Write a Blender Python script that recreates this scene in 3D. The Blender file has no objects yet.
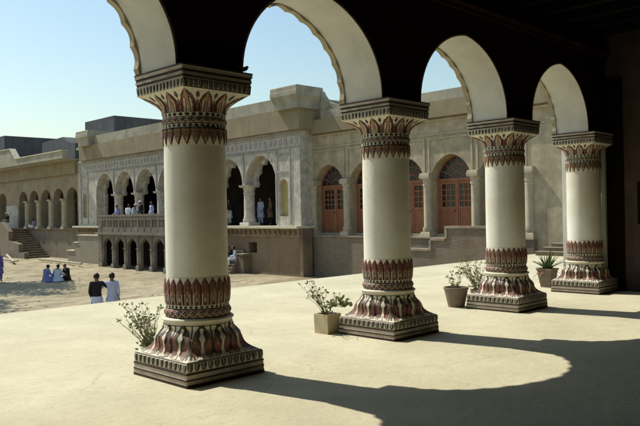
import bpy, bmesh, math, random
import numpy as np
from mathutils import Vector, Matrix
from mathutils.geometry import tessellate_polygon
random.seed(7); np.random.seed(7)
C = bpy.data.collections.new('scene'); bpy.context.scene.collection.children.link(C)
PI = math.pi
S = 3.1336          # column spacing
COLX = [-3*S, -2*S, -S, 0.0, S, 2*S, 9.294]

# ------------------------------------------------------------------ materials
def mat(name, base, var=0.25, scale=3.0, rough=0.85, bump=0.15, streak=0.0, dirt=None, dirt_amt=0.0, bscale=None, attr=None, brick=None, spec=0.3, rnd=False, flake=False, leafy=False, crack=False):
    m = bpy.data.materials.new(name); m.use_nodes = True
    nt = m.node_tree; N = nt.nodes; L = nt.links
    P = N['Principled BSDF']; P.inputs['Roughness'].default_value = rough
    P.inputs['Specular IOR Level'].default_value = spec
    tc = N.new('ShaderNodeTexCoord'); co = tc.outputs['Object']
    if rnd:
        oi = N.new('ShaderNodeObjectInfo'); sc3 = N.new('ShaderNodeMath'); sc3.operation = 'MULTIPLY'; sc3.inputs[1].default_value = 37.0; L.new(oi.outputs['Random'], sc3.inputs[0])
        va = N.new('ShaderNodeVectorMath'); va.operation = 'ADD'; L.new(co, va.inputs[0]); L.new(sc3.outputs[0], va.inputs[1]); co = va.outputs[0]
    def noise(s, detail=6, vec=None, r=0.6):
        n = N.new('ShaderNodeTexNoise'); n.inputs['Scale'].default_value = s
        n.inputs['Detail'].default_value = detail; n.inputs['Roughness'].default_value = r
        L.new(vec or co, n.inputs['Vector']); return n.outputs['Fac']
    def ramp(f, a, b, ca=0.0, cb=1.0):
        r = N.new('ShaderNodeMapRange'); r.inputs['From Min'].default_value = a; r.inputs['From Max'].default_value = b
        r.inputs['To Min'].default_value = ca; r.inputs['To Max'].default_value = cb; L.new(f, r.inputs['Value']); return r.outputs['Result']
    def mix(f, a, b, mode='MIX'):
        x = N.new('ShaderNodeMix'); x.data_type = 'RGBA'; x.blend_type = mode
        if isinstance(f, float): x.inputs[0].default_value = f
        else: L.new(f, x.inputs[0])
        for i, v in ((6, a), (7, b)):
            if isinstance(v, tuple): x.inputs[i].default_value = (*v, 1)
            else: L.new(v, x.inputs[i])
        return x.outputs[2]
    if attr:
        at = N.new('ShaderNodeAttribute'); at.attribute_name = attr; col = at.outputs['Color']
    else:
        col = None
    f1 = ramp(noise(scale), 0.3, 0.7)
    lo = tuple(c*(1-var) for c in base); hi = tuple(min(0.9, c*(1+var*0.6)) for c in base)
    if col is None:
        col = mix(f1, lo, hi)
    else:
        col = mix(f1, mix(0.5, col, tuple(c*(1-var) for c in (1, 1, 1)), 'MULTIPLY'), col)
    h = noise(bscale or scale*9, 5)
    if brick:
        bw, bh, c1, c2, cm, mort = brick
        sp = N.new('ShaderNodeSeparateXYZ'); L.new(co, sp.inputs[0])
        ad = N.new('ShaderNodeMath'); ad.operation = 'ADD'; L.new(sp.outputs[0], ad.inputs[0]); L.new(sp.outputs[1], ad.inputs[1])
        cb = N.new('ShaderNodeCombineXYZ'); L.new(ad.outputs[0], cb.inputs[0]); L.new(sp.outputs[2], cb.inputs[1])
        br = N.new('ShaderNodeTexBrick'); L.new(cb.outputs[0], br.inputs['Vector'])
        br.inputs['Color1'].default_value = (*c1, 1); br.inputs['Color2'].default_value = (*c2, 1); br.inputs['Mortar'].default_value = (*cm, 1)
        br.inputs['Scale'].default_value = 1.0; br.inputs['Mortar Size'].default_value = mort; br.inputs['Brick Width'].default_value = bw; br.inputs['Row Height'].default_value = bh
        br.inputs['Bias'].default_value = 0.0
        col = mix(0.72, col, br.outputs['Color'])
    if streak:
        mp = N.new('ShaderNodeMapping'); mp.inputs['Scale'].default_value = (2.2, 2.2, 0.25); L.new(co, mp.inputs[0])
        f2 = ramp(noise(1.6, 7, mp.outputs[0]), 0.48, 0.72)
        mu = N.new('ShaderNodeMath'); mu.operation = 'MULTIPLY'; mu.inputs[1].default_value = streak; L.new(f2, mu.inputs[0])
        col = mix(mu.outputs[0], col, tuple(c*0.35 for c in base))
    if dirt:
        f3 = ramp(noise(scale*0.37, 8), 0.5, 0.66)
        mu = N.new('ShaderNodeMath'); mu.operation = 'MULTIPLY'; mu.inputs[1].default_value = dirt_amt; L.new(f3, mu.inputs[0])
        col = mix(mu.outputs[0], col, dirt)
    if crack:
        wv = N.new('ShaderNodeTexNoise'); wv.inputs['Scale'].default_value = 3.0; wv.inputs['Detail'].default_value = 6; L.new(co, wv.inputs['Vector'])
        vm = N.new('ShaderNodeVectorMath'); vm.operation = 'MULTIPLY_ADD'; L.new(wv.outputs['Color'], vm.inputs[0]); vm.inputs[1].default_value = (0.45, 0.45, 0.45); L.new(co, vm.inputs[2])
        vo = N.new('ShaderNodeTexVoronoi'); vo.feature = 'DISTANCE_TO_EDGE'; vo.inputs['Scale'].default_value = 1.3; L.new(vm.outputs[0], vo.inputs['Vector'])
        mk = N.new('ShaderNodeMath'); mk.operation = 'MULTIPLY'; L.new(ramp(vo.outputs['Distance'], 0.0, 0.008, 0.20, 0), mk.inputs[0]); L.new(ramp(noise(1.1, 3), 0.46, 0.58), mk.inputs[1])
        col = mix(mk.outputs[0], col, (0.22, 0.18, 0.12))
        col = mix(ramp(noise(34, 3), 0.68, 0.74, 0, 0.5), col, (0.30, 0.25, 0.17))
    if flake:
        fl = ramp(noise(16, 8, None, 0.75), 0.55, 0.68, 0, 0.32); col = mix(fl, col, (0.50, 0.44, 0.31))
        f5 = ramp(noise(5, 5, None, 0.6), 0.40, 0.62, 0, 0.15); col = mix(f5, col, (0.30, 0.22, 0.15))
    L.new(col, P.inputs['Base Color'])
    if leafy:
        tr = N.new('ShaderNodeBsdfTranslucent'); L.new(col, tr.inputs['Color']); mx = N.new('ShaderNodeMixShader'); mx.inputs[0].default_value = 0.4
        L.new(P.outputs[0], mx.inputs[1]); L.new(tr.outputs[0], mx.inputs[2]); L.new(mx.outputs[0], N['Material Output'].inputs['Surface'])
    if bump:
        b = N.new('ShaderNodeBump'); b.inputs['Strength'].default_value = bump; b.inputs['Distance'].default_value = 0.02
        L.new(h, b.inputs['Height']); L.new(b.outputs[0], P.inputs['Normal'])
    m['noise'] = True
    return m

M = {}
M['paint'] = mat('painted_plaster', (1, 1, 1), 0.14, 6, 0.7, 0.12, attr='paint', dirt=(0.22, 0.17, 0.11), dirt_amt=0.25, rnd=True, flake=True)
M['shaft'] = mat('cream_plaster', (0.74, 0.72, 0.625), 0.10, 1.6, 0.62, 0.12, streak=0.16, dirt=(0.50, 0.42, 0.25), dirt_amt=0.5, rnd=True, crack=True)
M['stripe_dark'] = mat('dark_paint', (0.045, 0.022, 0.016), 0.4, 7, 0.7, 0.1, dirt=(0.18, 0.12, 0.08), dirt_amt=0.4)
M['stripe_light'] = mat('grey_cream_paint', (0.37, 0.315, 0.24), 0.3, 7, 0.7, 0.1, dirt=(0.12, 0.08, 0.05), dirt_amt=0.5)
M['stripe_pale'] = mat('pale_lilac_paint', (0.43, 0.375, 0.30), 0.2, 7, 0.7, 0.1, dirt=(0.2, 0.15, 0.1), dirt_amt=0.4)
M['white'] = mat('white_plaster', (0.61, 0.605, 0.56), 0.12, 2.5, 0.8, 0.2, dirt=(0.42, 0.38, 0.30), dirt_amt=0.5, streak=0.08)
M['cusp'] = mat('tan_plaster', (0.40, 0.34, 0.235), 0.25, 4, 0.85, 0.12, dirt=(0.2, 0.15, 0.1), dirt_amt=0.4)
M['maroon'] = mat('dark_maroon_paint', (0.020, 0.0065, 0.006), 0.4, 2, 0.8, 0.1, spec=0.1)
M['maroon_wall'] = mat('brown_maroon_plaster', (0.040, 0.023, 0.019), 0.35, 1.6, 0.9, 0.15, streak=0.3, spec=0.1)
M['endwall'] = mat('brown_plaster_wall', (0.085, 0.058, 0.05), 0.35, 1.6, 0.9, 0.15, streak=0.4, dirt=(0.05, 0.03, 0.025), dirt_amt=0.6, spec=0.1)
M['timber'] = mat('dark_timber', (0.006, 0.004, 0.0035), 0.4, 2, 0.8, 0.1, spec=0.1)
M['cove'] = mat('buff_plaster', (0.285, 0.235, 0.145), 0.22, 0.9, 0.9, 0.15, streak=0.30, dirt=(0.22, 0.19, 0.13), dirt_amt=0.5)
M['parapet'] = mat('weathered_lime', (0.37, 0.345, 0.26), 0.22, 1.2, 0.9, 0.2, streak=0.35, dirt=(0.14, 0.14, 0.12), dirt_amt=0.55)
M['pav'] = mat('bluewhite_plaster', (0.53, 0.495, 0.42), 0.32, 3.2, 0.9, 0.15, streak=0.30, dirt=(0.27, 0.24, 0.18), dirt_amt=0.6)
M['pavtrim'] = mat('bluegrey_trim', (0.37, 0.355, 0.325), 0.25, 3, 0.9, 0.15, dirt=(0.2, 0.17, 0.13), dirt_amt=0.6)
M['wing'] = mat('grey_plaster', (0.43, 0.37, 0.25), 0.3, 2.2, 0.9, 0.15, streak=0.35, dirt=(0.24, 0.20, 0.14), dirt_amt=0.55)
M['wingtrim'] = mat('greybeige_trim', (0.45, 0.395, 0.28), 0.2, 2, 0.9, 0.15, streak=0.25, dirt=(0.24, 0.2, 0.14), dirt_amt=0.5)
M['left'] = mat('brown_plaster', (0.33, 0.27, 0.185), 0.25, 1.0, 0.9, 0.15, streak=0.35, dirt=(0.2, 0.15, 0.10), dirt_amt=0.6)
M['stone'] = mat('brick_base', (0.235, 0.195, 0.14), 0.3, 1.1, 0.95, 0.35, streak=0.2, dirt=(0.13, 0.085, 0.06), dirt_amt=0.5, bscale=14,
                 brick=(0.24, 0.075, (0.27, 0.22, 0.155), (0.195, 0.155, 0.11), (0.165, 0.14, 0.105), 0.008))
M['stonelit'] = mat('lit_tan_brick', (0.30, 0.265, 0.20), 0.25, 1.1, 0.95, 0.3, streak=0.2, bscale=14, brick=(0.24, 0.075, (0.31, 0.27, 0.20), (0.26, 0.22, 0.17), (0.22, 0.19, 0.15), 0.008))  # lighter brick copy, the lit tone of the stepped wall put into its colour
M['stonered'] = mat('reddish_brick', (0.275, 0.205, 0.135), 0.28, 0.9, 0.95, 0.3, streak=0.25, dirt=(0.15, 0.09, 0.065), dirt_amt=0.5, bscale=14, brick=(0.24, 0.075, (0.285, 0.215, 0.14), (0.225, 0.165, 0.11), (0.19, 0.15, 0.105), 0.007))
M['coping'] = mat('stone_coping', (0.34, 0.28, 0.20), 0.25, 2.5, 0.9, 0.25, dirt=(0.16, 0.12, 0.09), dirt_amt=0.5)
M['ledge'] = mat('pale_ledge', (0.62, 0.57, 0.42), 0.15, 1.6, 0.9, 0.15, dirt=(0.4, 0.32, 0.2), dirt_amt=0.25)
M['redstone'] = mat('brown_red_stone', (0.195, 0.14, 0.095), 0.3, 1.4, 0.95, 0.25, streak=0.3, dirt=(0.33, 0.25, 0.15), dirt_amt=0.5)
M['leafcove'] = mat('ochre_leaf_cove', (0.34, 0.28, 0.17), 0.4, 4, 0.9, 0.3, dirt=(0.18, 0.09, 0.06), dirt_amt=0.7)
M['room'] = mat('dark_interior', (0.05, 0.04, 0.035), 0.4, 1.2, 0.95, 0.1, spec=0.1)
M['roomleft'] = mat('brown_interior', (0.17, 0.10, 0.06), 0.3, 1.2, 0.95, 0.1)
M['balcony'] = mat('balcony_stone', (0.215, 0.185, 0.15), 0.3, 1.6, 0.95, 0.3, streak=0.25, dirt=(0.10, 0.08, 0.06), dirt_amt=0.5)
M['roofroom'] = mat('dark_slate_plaster', (0.10, 0.105, 0.112), 0.3, 0.8, 0.9, 0.2, streak=0.5)
M['door'] = mat('orange_door_paint', (0.31, 0.13, 0.066), 0.2, 3, 0.55, 0.05, streak=0.25)
M['niche'] = mat('yellow_niche_plaster', (0.46, 0.39, 0.17), 0.25, 2, 0.9, 0.1, streak=0.3)
M['clay'] = mat('brown_clay_pot', (0.20, 0.155, 0.11), 0.2, 8, 0.8, 0.1, dirt=(0.28, 0.24, 0.18), dirt_amt=0.3)
M['boxpot'] = mat('cream_box_planter', (0.50, 0.415, 0.26), 0.2, 6, 0.8, 0.1, dirt=(0.3, 0.24, 0.15), dirt_amt=0.5)
M['soil'] = mat('soil', (0.06, 0.04, 0.025), 0.4, 20, 1, 0.4)
M['leaf'] = mat('leaf', (0.13, 0.165, 0.055), 0.35, 25, 0.6, 0.05, leafy=True)
M['dryleaf'] = mat('pale_leaf', (0.20, 0.215, 0.10), 0.35, 25, 0.65, 0.05, leafy=True)
M['yucca'] = mat('sword_leaf', (0.115, 0.165, 0.06), 0.35, 12, 0.5, 0.05, leafy=True)
M['yuccadry'] = mat('withered_leaf', (0.20, 0.08, 0.05), 0.35, 12, 0.7, 0.05)
M['stem'] = mat('stem', (0.23, 0.20, 0.11), 0.3, 20, 0.8, 0.1)
M['bark'] = mat('bark', (0.12, 0.085, 0.06), 0.3, 6, 0.95, 0.5)
M['wood'] = mat('bleached_pole', (0.42, 0.37, 0.27), 0.3, 6, 0.9, 0.2)
M['skin'] = mat('skin', (0.20, 0.105, 0.065), 0.1, 12, 0.55, 0.02)
M['hair'] = mat('black_hair', (0.012, 0.010, 0.009), 0.3, 30, 0.5, 0.2)
M['eye'] = mat('eye', (0.02, 0.015, 0.012), 0.1, 30, 0.2, 0.0)
M['bird'] = mat('dark_feathers', (0.02, 0.02, 0.022), 0.3, 30, 0.6, 0.1)
def cloth(name, c): M[name] = mat(name, c, 0.12, 5, 0.9, 0.15, bscale=16)
cloth('white_cloth', (0.72, 0.73, 0.75)); cloth('black_cloth', (0.018, 0.016, 0.017)); cloth('blue_cloth', (0.42, 0.47, 0.66))
cloth('deep_blue_cloth', (0.20, 0.22, 0.46)); cloth('violet_cloth', (0.16, 0.14, 0.34)); cloth('pale_blue_cloth', (0.56, 0.62, 0.74)); cloth('grey_cloth', (0.30, 0.31, 0.34)); cloth('brown_cloth', (0.12, 0.075, 0.05))
def glass_mat():
    m = mat('window_glass', (0.015, 0.018, 0.022), 0.3, 3, 0.12, 0.0, spec=0.5); return m
M['glass'] = glass_mat()
M['paleglass'] = mat('dusty_glass', (0.03, 0.035, 0.042), 0.3, 3, 0.2, 0.0, spec=0.5)

def floor_mat(name, base, dark, cracks=True):
    m = bpy.data.materials.new(name); m.use_nodes = True; nt = m.node_tree; N = nt.nodes; L = nt.links
    P = N['Principled BSDF']; P.inputs['Roughness'].default_value = 0.9; P.inputs['Specular IOR Level'].default_value = 0.15
    tc = N.new('ShaderNodeTexCoord'); co = tc.outputs['Object']
    def noise(s, d=8, r=0.6, vec=None):
        n = N.new('ShaderNodeTexNoise'); n.inputs['Scale'].default_value = s; n.inputs['Detail'].default_value = d; n.inputs['Roughness'].default_value = r
        L.new(vec or co, n.inputs['Vector']); return n
    def mr(f, a, b, c=0., d=1.):
        r = N.new('ShaderNodeMapRange'); 
        for k, v in (('From Min', a), ('From Max', b), ('To Min', c), ('To Max', d)): r.inputs[k].default_value = v
        L.new(f, r.inputs['Value']); return r.outputs['Result']
    def mul(a, b):
        x = N.new('ShaderNodeMath'); x.operation = 'MULTIPLY'; L.new(a, x.inputs[0])
        if isinstance(b, float): x.inputs[1].default_value = b
        else: L.new(b, x.inputs[1])
        return x.outputs[0]
    def mix(f, a, b):
        x = N.new('ShaderNodeMix'); x.data_type = 'RGBA'; L.new(f, x.inputs[0])
        for i, v in ((6, a), (7, b)):
            if isinstance(v, tuple): x.inputs[i].default_value = (*v, 1)
            else: L.new(v, x.inputs[i])
        return x.outputs[2]
    col = mix(mr(noise(0.7).outputs['Fac'], 0.32, 0.68), tuple(c*0.84 for c in base), tuple(c*1.06 for c in base))
    col = mix(mr(noise(7, 6, 0.7).outputs['Fac'], 0.52, 0.75, 0, 0.4), col, tuple(c*0.72 for c in base))
    col = mix(mr(noise(2.1, 9, 0.7).outputs['Fac'], 0.54, 0.72, 0, 0.45), col, dark)
    col = mix(mr(noise(0.45, 10, 0.72).outputs['Fac'], 0.52, 0.70, 0, 0.25), col, dark)
    col = mix(mr(noise(14, 9, 0.8).outputs['Fac'], 0.54, 0.66, 0, 0.55), col, dark)
    if not cracks:
        mp = N.new('ShaderNodeMapping'); mp.inputs['Rotation'].default_value = (0, 0, math.radians(40)); mp.inputs['Scale'].default_value = (0.35, 1.5, 1); L.new(co, mp.inputs[0])
        col = mix(mr(noise(1.0, 9, 0.72, mp.outputs[0]).outputs['Fac'], 0.50, 0.60, 0, 0.75), col, dark)
        col = mix(mr(noise(2.6, 9, 0.75, mp.outputs[0]).outputs['Fac'], 0.53, 0.63, 0, 0.6), col, tuple(c*0.9 for c in dark))
        col = mix(mr(noise(0.16, 4, 0.6).outputs['Fac'], 0.50, 0.62, 0, 0.55), col, tuple(c*1.1 for c in dark))
    col = mix(mr(noise(60, 2, 0.6).outputs['Fac'], 0.60, 0.72, 0, 0.5), col, tuple(c*0.55 for c in base))
    hgt = noise(9, 8, 0.65).outputs['Fac']
    if cracks:
        w = noise(1.1, 5); 
        vm = N.new('ShaderNodeVectorMath'); vm.operation = 'MULTIPLY_ADD'; L.new(w.outputs['Color'], vm.inputs[0]); vm.inputs[1].default_value = (0.5, 0.5, 0.5); L.new(co, vm.inputs[2])
        vo = N.new('ShaderNodeTexVoronoi'); vo.feature = 'DISTANCE_TO_EDGE'; vo.inputs['Scale'].default_value = 0.42; L.new(vm.outputs[0], vo.inputs['Vector'])
        cr = mul(mr(vo.outputs['Distance'], 0.0, 0.007, 1, 0), mr(noise(0.5, 3).outputs['Fac'], 0.45, 0.6))
        col = mix(mul(cr, 0.8), col, dark)
        sp = N.new('ShaderNodeSeparateXYZ'); L.new(co, sp.inputs[0])
        for off, per in ((0.62, 3.6),):
            a = N.new('ShaderNodeMath'); a.operation = 'PINGPONG'; a.inputs[1].default_value = per/2
            b = N.new('ShaderNodeMath'); b.operation = 'ADD'; b.inputs[1].default_value = off; L.new(sp.outputs[1], b.inputs[0]); L.new(b.outputs[0], a.inputs[0])
            j = mul(mr(a.outputs[0], 0.0, 0.010, 1, 0), mr(noise(1.7, 3).outputs['Fac'], 0.4, 0.6))
            col = mix(mul(j, 0.6), col, dark)
    L.new(col, P.inputs['Base Color'])
    b = N.new('ShaderNodeBump'); b.inputs['Strength'].default_value = 0.40; b.inputs['Distance'].default_value = 0.03; L.new(hgt, b.inputs['Height']); L.new(b.outputs[0], P.inputs['Normal'])
    return m
M['terrace'] = floor_mat('terrace_plaster', (0.575, 0.53, 0.365), (0.40, 0.35, 0.22))
M['court'] = floor_mat('court_earth', (0.43, 0.365, 0.235), (0.19, 0.155, 0.095), cracks=False)

# ------------------------------------------------------------------ mesh helpers
def link(name, me, mats, parent=None, smooth=None):
    o = bpy.data.objects.new(name, me); C.objects.link(o)
    for m in (mats if isinstance(mats, (list, tuple)) else [mats]): me.materials.append(M[m] if isinstance(m, str) else m)
    if parent: o.parent = parent
    if smooth is not None:
        me.shade_smooth(); me.set_sharp_from_angle(angle=math.radians(smooth))
    return o
class MB:
    def __init__(s): s.v = []; s.f = []; s.m = []
    def add(s, vs, fs, mi=0):
        o = len(s.v); s.v += [tuple(v) for v in vs]
        for f in fs: s.f.append([i+o for i in f]); s.m.append(mi)
        return s
    def box(s, x0, x1, y0, y1, z0, z1, mi=0):
        vs = [(x, y, z) for z in (z0, z1) for y in (y0, y1) for x in (x0, x1)]
        return s.add(vs, [(0,2,3,1),(4,5,7,6),(0,1,5,4),(2,6,7,3),(0,4,6,2),(1,3,7,5)], mi)
    def loft(s, rings, mi=0, caps=True):
        n = len(rings[0]); vs = [p for r in rings for p in r]; fs = []
        for i in range(len(rings)-1):
            for j in range(n): fs.append((i*n+j, i*n+(j+1) % n, (i+1)*n+(j+1) % n, (i+1)*n+j))
        if caps: fs += [tuple(range(n))[::-1], tuple(range((len(rings)-1)*n, len(rings)*n))]
        return s.add(vs, fs, mi)
    def lathe(s, prof, cx=0, cy=0, n=24, mi=0):
        return s.loft([[(cx+r*math.cos(2*PI*j/n), cy+r*math.sin(2*PI*j/n), z) for j in range(n)] for r, z in prof], mi)
    def square(s, prof, cx=0, cy=0, mi=0):     # square profile stack
        return s.loft([[(cx+a*r, cy+b*r, z) for a, b in ((-1,-1),(1,-1),(1,1),(-1,1))] for r, z in prof], mi)
    def rect(s, prof, cx, cy, hx, hy, mi=0):   # (scale-offset, z)
        return s.loft([[(cx+a*(hx+r), cy+b*(hy+r), z) for a, b in ((-1,-1),(1,-1),(1,1),(-1,1))] for r, z in prof], mi)
    def tube(s, pts, rad, n=6, mi=0):
        pts = [Vector(p) for p in pts]; rings = []
        for i, p in enumerate(pts):
            d = (pts[min(i+1, len(pts)-1)]-pts[max(i-1, 0)]).normalized()
            a = d.orthogonal().normalized(); b = d.cross(a)
            r = rad[i] if isinstance(rad, (list, tuple)) else rad
            rings.append([p+a*r*math.cos(2*PI*j/n)+b*r*math.sin(2*PI*j/n) for j in range(n)])
        return s.loft(rings, mi)
    def prism(s, poly, y0, y1, holes=(), mi=0, mback=None, mside=None):
        # poly in (x,z); front at y0, back at y1
        loops = [list(poly)]+[list(h) for h in holes]
        flat = [p for l in loops for p in l]
        tris = tessellate_polygon([[Vector((p[0], p[1], 0)) for p in l] for l in loops])
        n = len(flat)
        s.add([(x, y0, z) for x, z in flat], tris, mi)
        s.add([(x, y1, z) for x, z in flat], [t[::-1] for t in tris], mi if mback is None else mback)
        for l in loops:
            k = len(l); vs = [(x, y0, z) for x, z in l]+[(x, y1, z) for x, z in l]
            s.add(vs, [(i, (i+1) % k, k+(i+1) % k, k+i) for i in range(k)], mi if mside is None else mside)
        return s
    def sweep(s, prof, path, mi=0, side=1):
        # prof: (out,z) closed list; path: (x,y) points; out to the given side, mitred
        path = [Vector(p) for p in path]; rings = []
        for i, p in enumerate(path):
            def nrm(a, b):
                d = (b-a).normalized(); return Vector((-d.y, d.x))*side
            if i == 0: nn = nrm(path[0], path[1])
            elif i == len(path)-1: nn = nrm(path[-2], path[-1])
            else:
                a = nrm(path[i-1], p); b = nrm(p, path[i+1]); nn = (a+b); nn = nn/(nn.dot(a))
            rings.append([(p.x+nn.x*o, p.y+nn.y*o, z) for o, z in prof])
        return s.loft(rings, mi)
    def build(s, name, mats, parent=None, smooth=None, merge=True):
        me = bpy.data.meshes.new(name); me.from_pydata(s.v, [], s.f)
        for p, mi in zip(me.polygons, s.m): p.material_index = mi
        bm = bmesh.new(); bm.from_mesh(me)
        if merge: bmesh.ops.remove_doubles(bm, verts=bm.verts, dist=1e-5)
        bmesh.ops.recalc_face_normals(bm, faces=bm.faces)
        bm.to_mesh(me); bm.free()
        return link(name, me, mats, parent, smooth)
def empty(name, loc=(0, 0, 0), rz=0.0, label=None, cat=None, group=None, scale=1.0):
    o = bpy.data.objects.new(name, None); C.objects.link(o); o.location = loc; o.rotation_euler = (0, 0, rz); o.scale = (scale,)*3
    o.empty_display_size = 0.2
    return tag(o, label, cat, group)
def tag(o, label=None, cat=None, group=None, kind=None):
    for k, v in (('label', label), ('category', cat), ('group', group), ('kind', kind)):
        if v: o[k] = v
    return o
def copy_tree(o, parent=None):
    c = o.copy(); C.objects.link(c)
    if parent: c.parent = parent
    for ch in list(o.children): copy_tree(ch, c)
    return c
def arch(cx, half, zs, rise, n=28, point=0.06, cusps=0, amp=0.0, p=1.0):
    out = []
    for i in range(n+1):
        a = PI*(1-i/n); k = 1.0
        if cusps: k = 1-amp*(1-abs(math.sin(cusps*a)))
        c = math.cos(a); s_ = max(0.0, math.sin(a))**p
        out.append((cx+half*k*c, zs+rise*k*((1-point)*s_+point*(1-abs(c)))))
    return out
def bez(a, b, c, n=8):
    return [((1-t)**2*a[0]+2*t*(1-t)*b[0]+t*t*c[0], (1-t)**2*a[1]+2*t*(1-t)*b[1]+t*t*c[1]) for t in [i/n for i in range(n+1)]]

# ------------------------------------------------------------------ ornate painted columns
CREAM = np.array((0.72, 0.67, 0.52)); MAR = np.array((0.105, 0.020, 0.016)); RED = np.array((0.30, 0.060, 0.042)); DARK = np.array((0.020, 0.014, 0.013))
OCH = np.array((0.46, 0.26, 0.10)); GREY = np.array((0.075, 0.085, 0.080)); ROSE = np.array((0.42, 0.21, 0.15)); OLIVE = np.array((0.11, 0.12, 0.06))
def frac(x): return x-np.floor(x)
def put(col, mask, c): col[mask] = c
def petal_w(h, k=0.74): return np.where(h < k, 0.49, 0.49*(1-np.clip((h-k)/(1-k), 0, 1)**1.3))
def pat_petals(th, h, n, col, rel):
    s = frac(th*n/(2*PI))-0.5; s2 = frac(th*n/(2*PI)+0.5)-0.5
    put(col, h >= -9, CREAM)
    w2 = petal_w(np.clip(h*1.16, 0, 1.2)); m2 = (np.abs(s2) < w2) & (h < 0.62)
    put(col, m2, GREY*0.8); put(col, m2 & (np.abs(s2) > w2-0.10), DARK)
    w = petal_w(h); m = np.abs(s) < w; d = w-np.abs(s)
    put(col, m, MAR*1.1); put(col, m & (d > 0.12) & (d < 0.22), np.array((0.24, 0.085, 0.06))); put(col, m & (d < 0.075), DARK)
    fe = frac(np.abs(s)*10-h*4.0); put(col, m & (d > 0.24) & (fe < 0.35), DARK)
    put(col, m & (np.abs(s) < 0.05*(1.15-h)) & (h < 0.80) & (h > .35), ROSE)
    put(col, m & (np.abs(np.abs(s)-0.30) < 0.035) & (h < 0.42), CREAM*0.8); put(col, m & (np.abs(np.abs(s)-0.15) < 0.03) & (h < 0.50) & (h > 0.3), ROSE)
    put(col, m & (((s/0.20)**2+((h-0.20)/0.15)**2) < 1), DARK); put(col, m & (((s/0.12)**2+((h-0.20)/0.10)**2) < 1), CREAM*0.75); put(col, (np.abs(s) < 0.035) & (h < 0.27), DARK)
    rel += np.where(m, 0.010*np.clip(d/0.2, 0, 1), 0)
def pat_drops(th, h, n, col, rel):      # hanging petals of the capital, h = 0 at the top
    s = frac(th*n/(2*PI))-0.5; put(col, h > -9, CREAM)
    w = petal_w(h, 0.40); m = np.abs(s) < w; d = w-np.abs(s)
    put(col, m, OCH*0.55); put(col, m & (d < 0.21), MAR); put(col, m & (d < 0.10), DARK)
    put(col, m & (((s/0.17)**2+((h-0.40)/0.17)**2) < 1), DARK); put(col, m & (((s/0.10)**2+((h-0.40)/0.10)**2) < 1), ROSE*0.8)
    put(col, m & (np.abs(s) < 0.06) & (h > 0.55) & (h < 0.78), CREAM*0.7)
    e = np.abs(s) > 0.40; put(col, e & (h < 0.42) & ~(d < -1), GREY); put(col, h < 0.10, DARK); put(col, (h < 0.16) & (h > 0.10), OCH*0.6)
    rel += np.where(m, 0.010*np.clip(d/0.2, 0, 1), 0)
def pat_dots(th, h, n, col, rel):
    s = frac(th*n/(2*PI))-0.5; put(col, h > -9, CREAM)
    put(col, ((s/0.36)**2+((h-0.5)/0.36)**2) < 1, DARK)
    put(col, (h < 0.1) | (h > 0.92), GREY)
    rel += 0.004
def pat_rope(th, h, n, col, rel):
    s = frac(th*n/(2*PI)+0.25*h)-0.5; put(col, h > -9, MAR*1.3)
    k = np.abs(s)/0.5+np.abs(h-0.5)/0.42; put(col, k < 1.0, CREAM*0.75); put(col, k < 0.78, DARK); put(col, k < 0.30, OCH*0.6)
    put(col, (k > 1.25) & (h > 0.5), RED); put(col, (h < 0.09) | (h > 0.91), DARK); put(col, ((h > 0.09) & (h < 0.16)) | ((h > 0.84) & (h < 0.91)), CREAM*0.8)
    rel += 0.012*np.sin(np.clip(h, 0, 1)*PI)+0.004*np.cos(2*PI*s)
def pat_leaves(th, h, n, col, rel):
    s = frac((th-PI/4)*n/(2*PI)+0.5)-0.5; s2 = frac((th-PI/4)*n/(2*PI))-0.5
    put(col, h > -9, CREAM)
    w = 0.40*np.clip(1-np.clip((h-0.35)/0.62, 0, 1)**1.8, 0, 1)+0.035*np.abs(np.sin(h*15))*(h < 0.85)
    w = np.where(h < 0.97, w, 0)
    m = np.abs(s) < w; d = w-np.abs(s)
    put(col, m, CREAM*0.8); put(col, m & (d < 0.19), RED*0.7); put(col, m & (d < 0.10), DARK)
    put(col, m & (np.abs(np.abs(s)-0.13*(1.1-h)) < 0.035), MAR); put(col, m & (np.abs(s) < 0.045), np.array((0.33, 0.23, 0.10)))
    put(col, m & (np.abs(s) < 0.07) & (h > 0.5) & (h < 0.80), np.array((0.36, 0.26, 0.11)))
    wd = 0.10*np.sin(np.clip((h-0.62)/0.3, 0, 1)*PI); put(col, (np.abs(s2) < wd), DARK)
    w3 = 0.17*np.clip(1-h/0.60, 0, 1)**0.55; m3 = (np.abs(s2) < w3) & (h < 0.60) & ~m; put(col, m3, OLIVE*0.9); put(col, m3 & (np.abs(s2) > w3-0.05), DARK); put(col, m3 & (np.abs(s2) < 0.035), RED)
    rel += np.where(m, 0.014*np.clip(d/0.2, 0, 1), 0)
def pat_teeth(th, h, nper, col, rel):
    ph = frac((th+PI/4)/(PI/2))*(PI/2)-PI/4; t = np.tan(ph)*0.5+0.5
    s = frac(t*nper)-0.5; put(col, h > -9, CREAM*0.85)
    w = 0.42*np.sqrt(np.clip(1-((h-0.62)/0.55)**2, 0, 1)); w = np.where(h > 0.62, 0.42, w); w = np.where(h > 0.80, 0, w)
    m = np.abs(s) < w; put(col, m, GREY*0.6); put(col, m & (np.abs(s) > w-0.17), DARK); put(col, m & (np.abs(s+0.10) < 0.06) & (h > 0.25), CREAM*0.5)
    put(col, (h > 0.84) & (h < 0.93), MAR*0.6)
    rel += np.where(m, 0.010*np.clip((w-np.abs(s))/0.2, 0, 1), 0)
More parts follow.
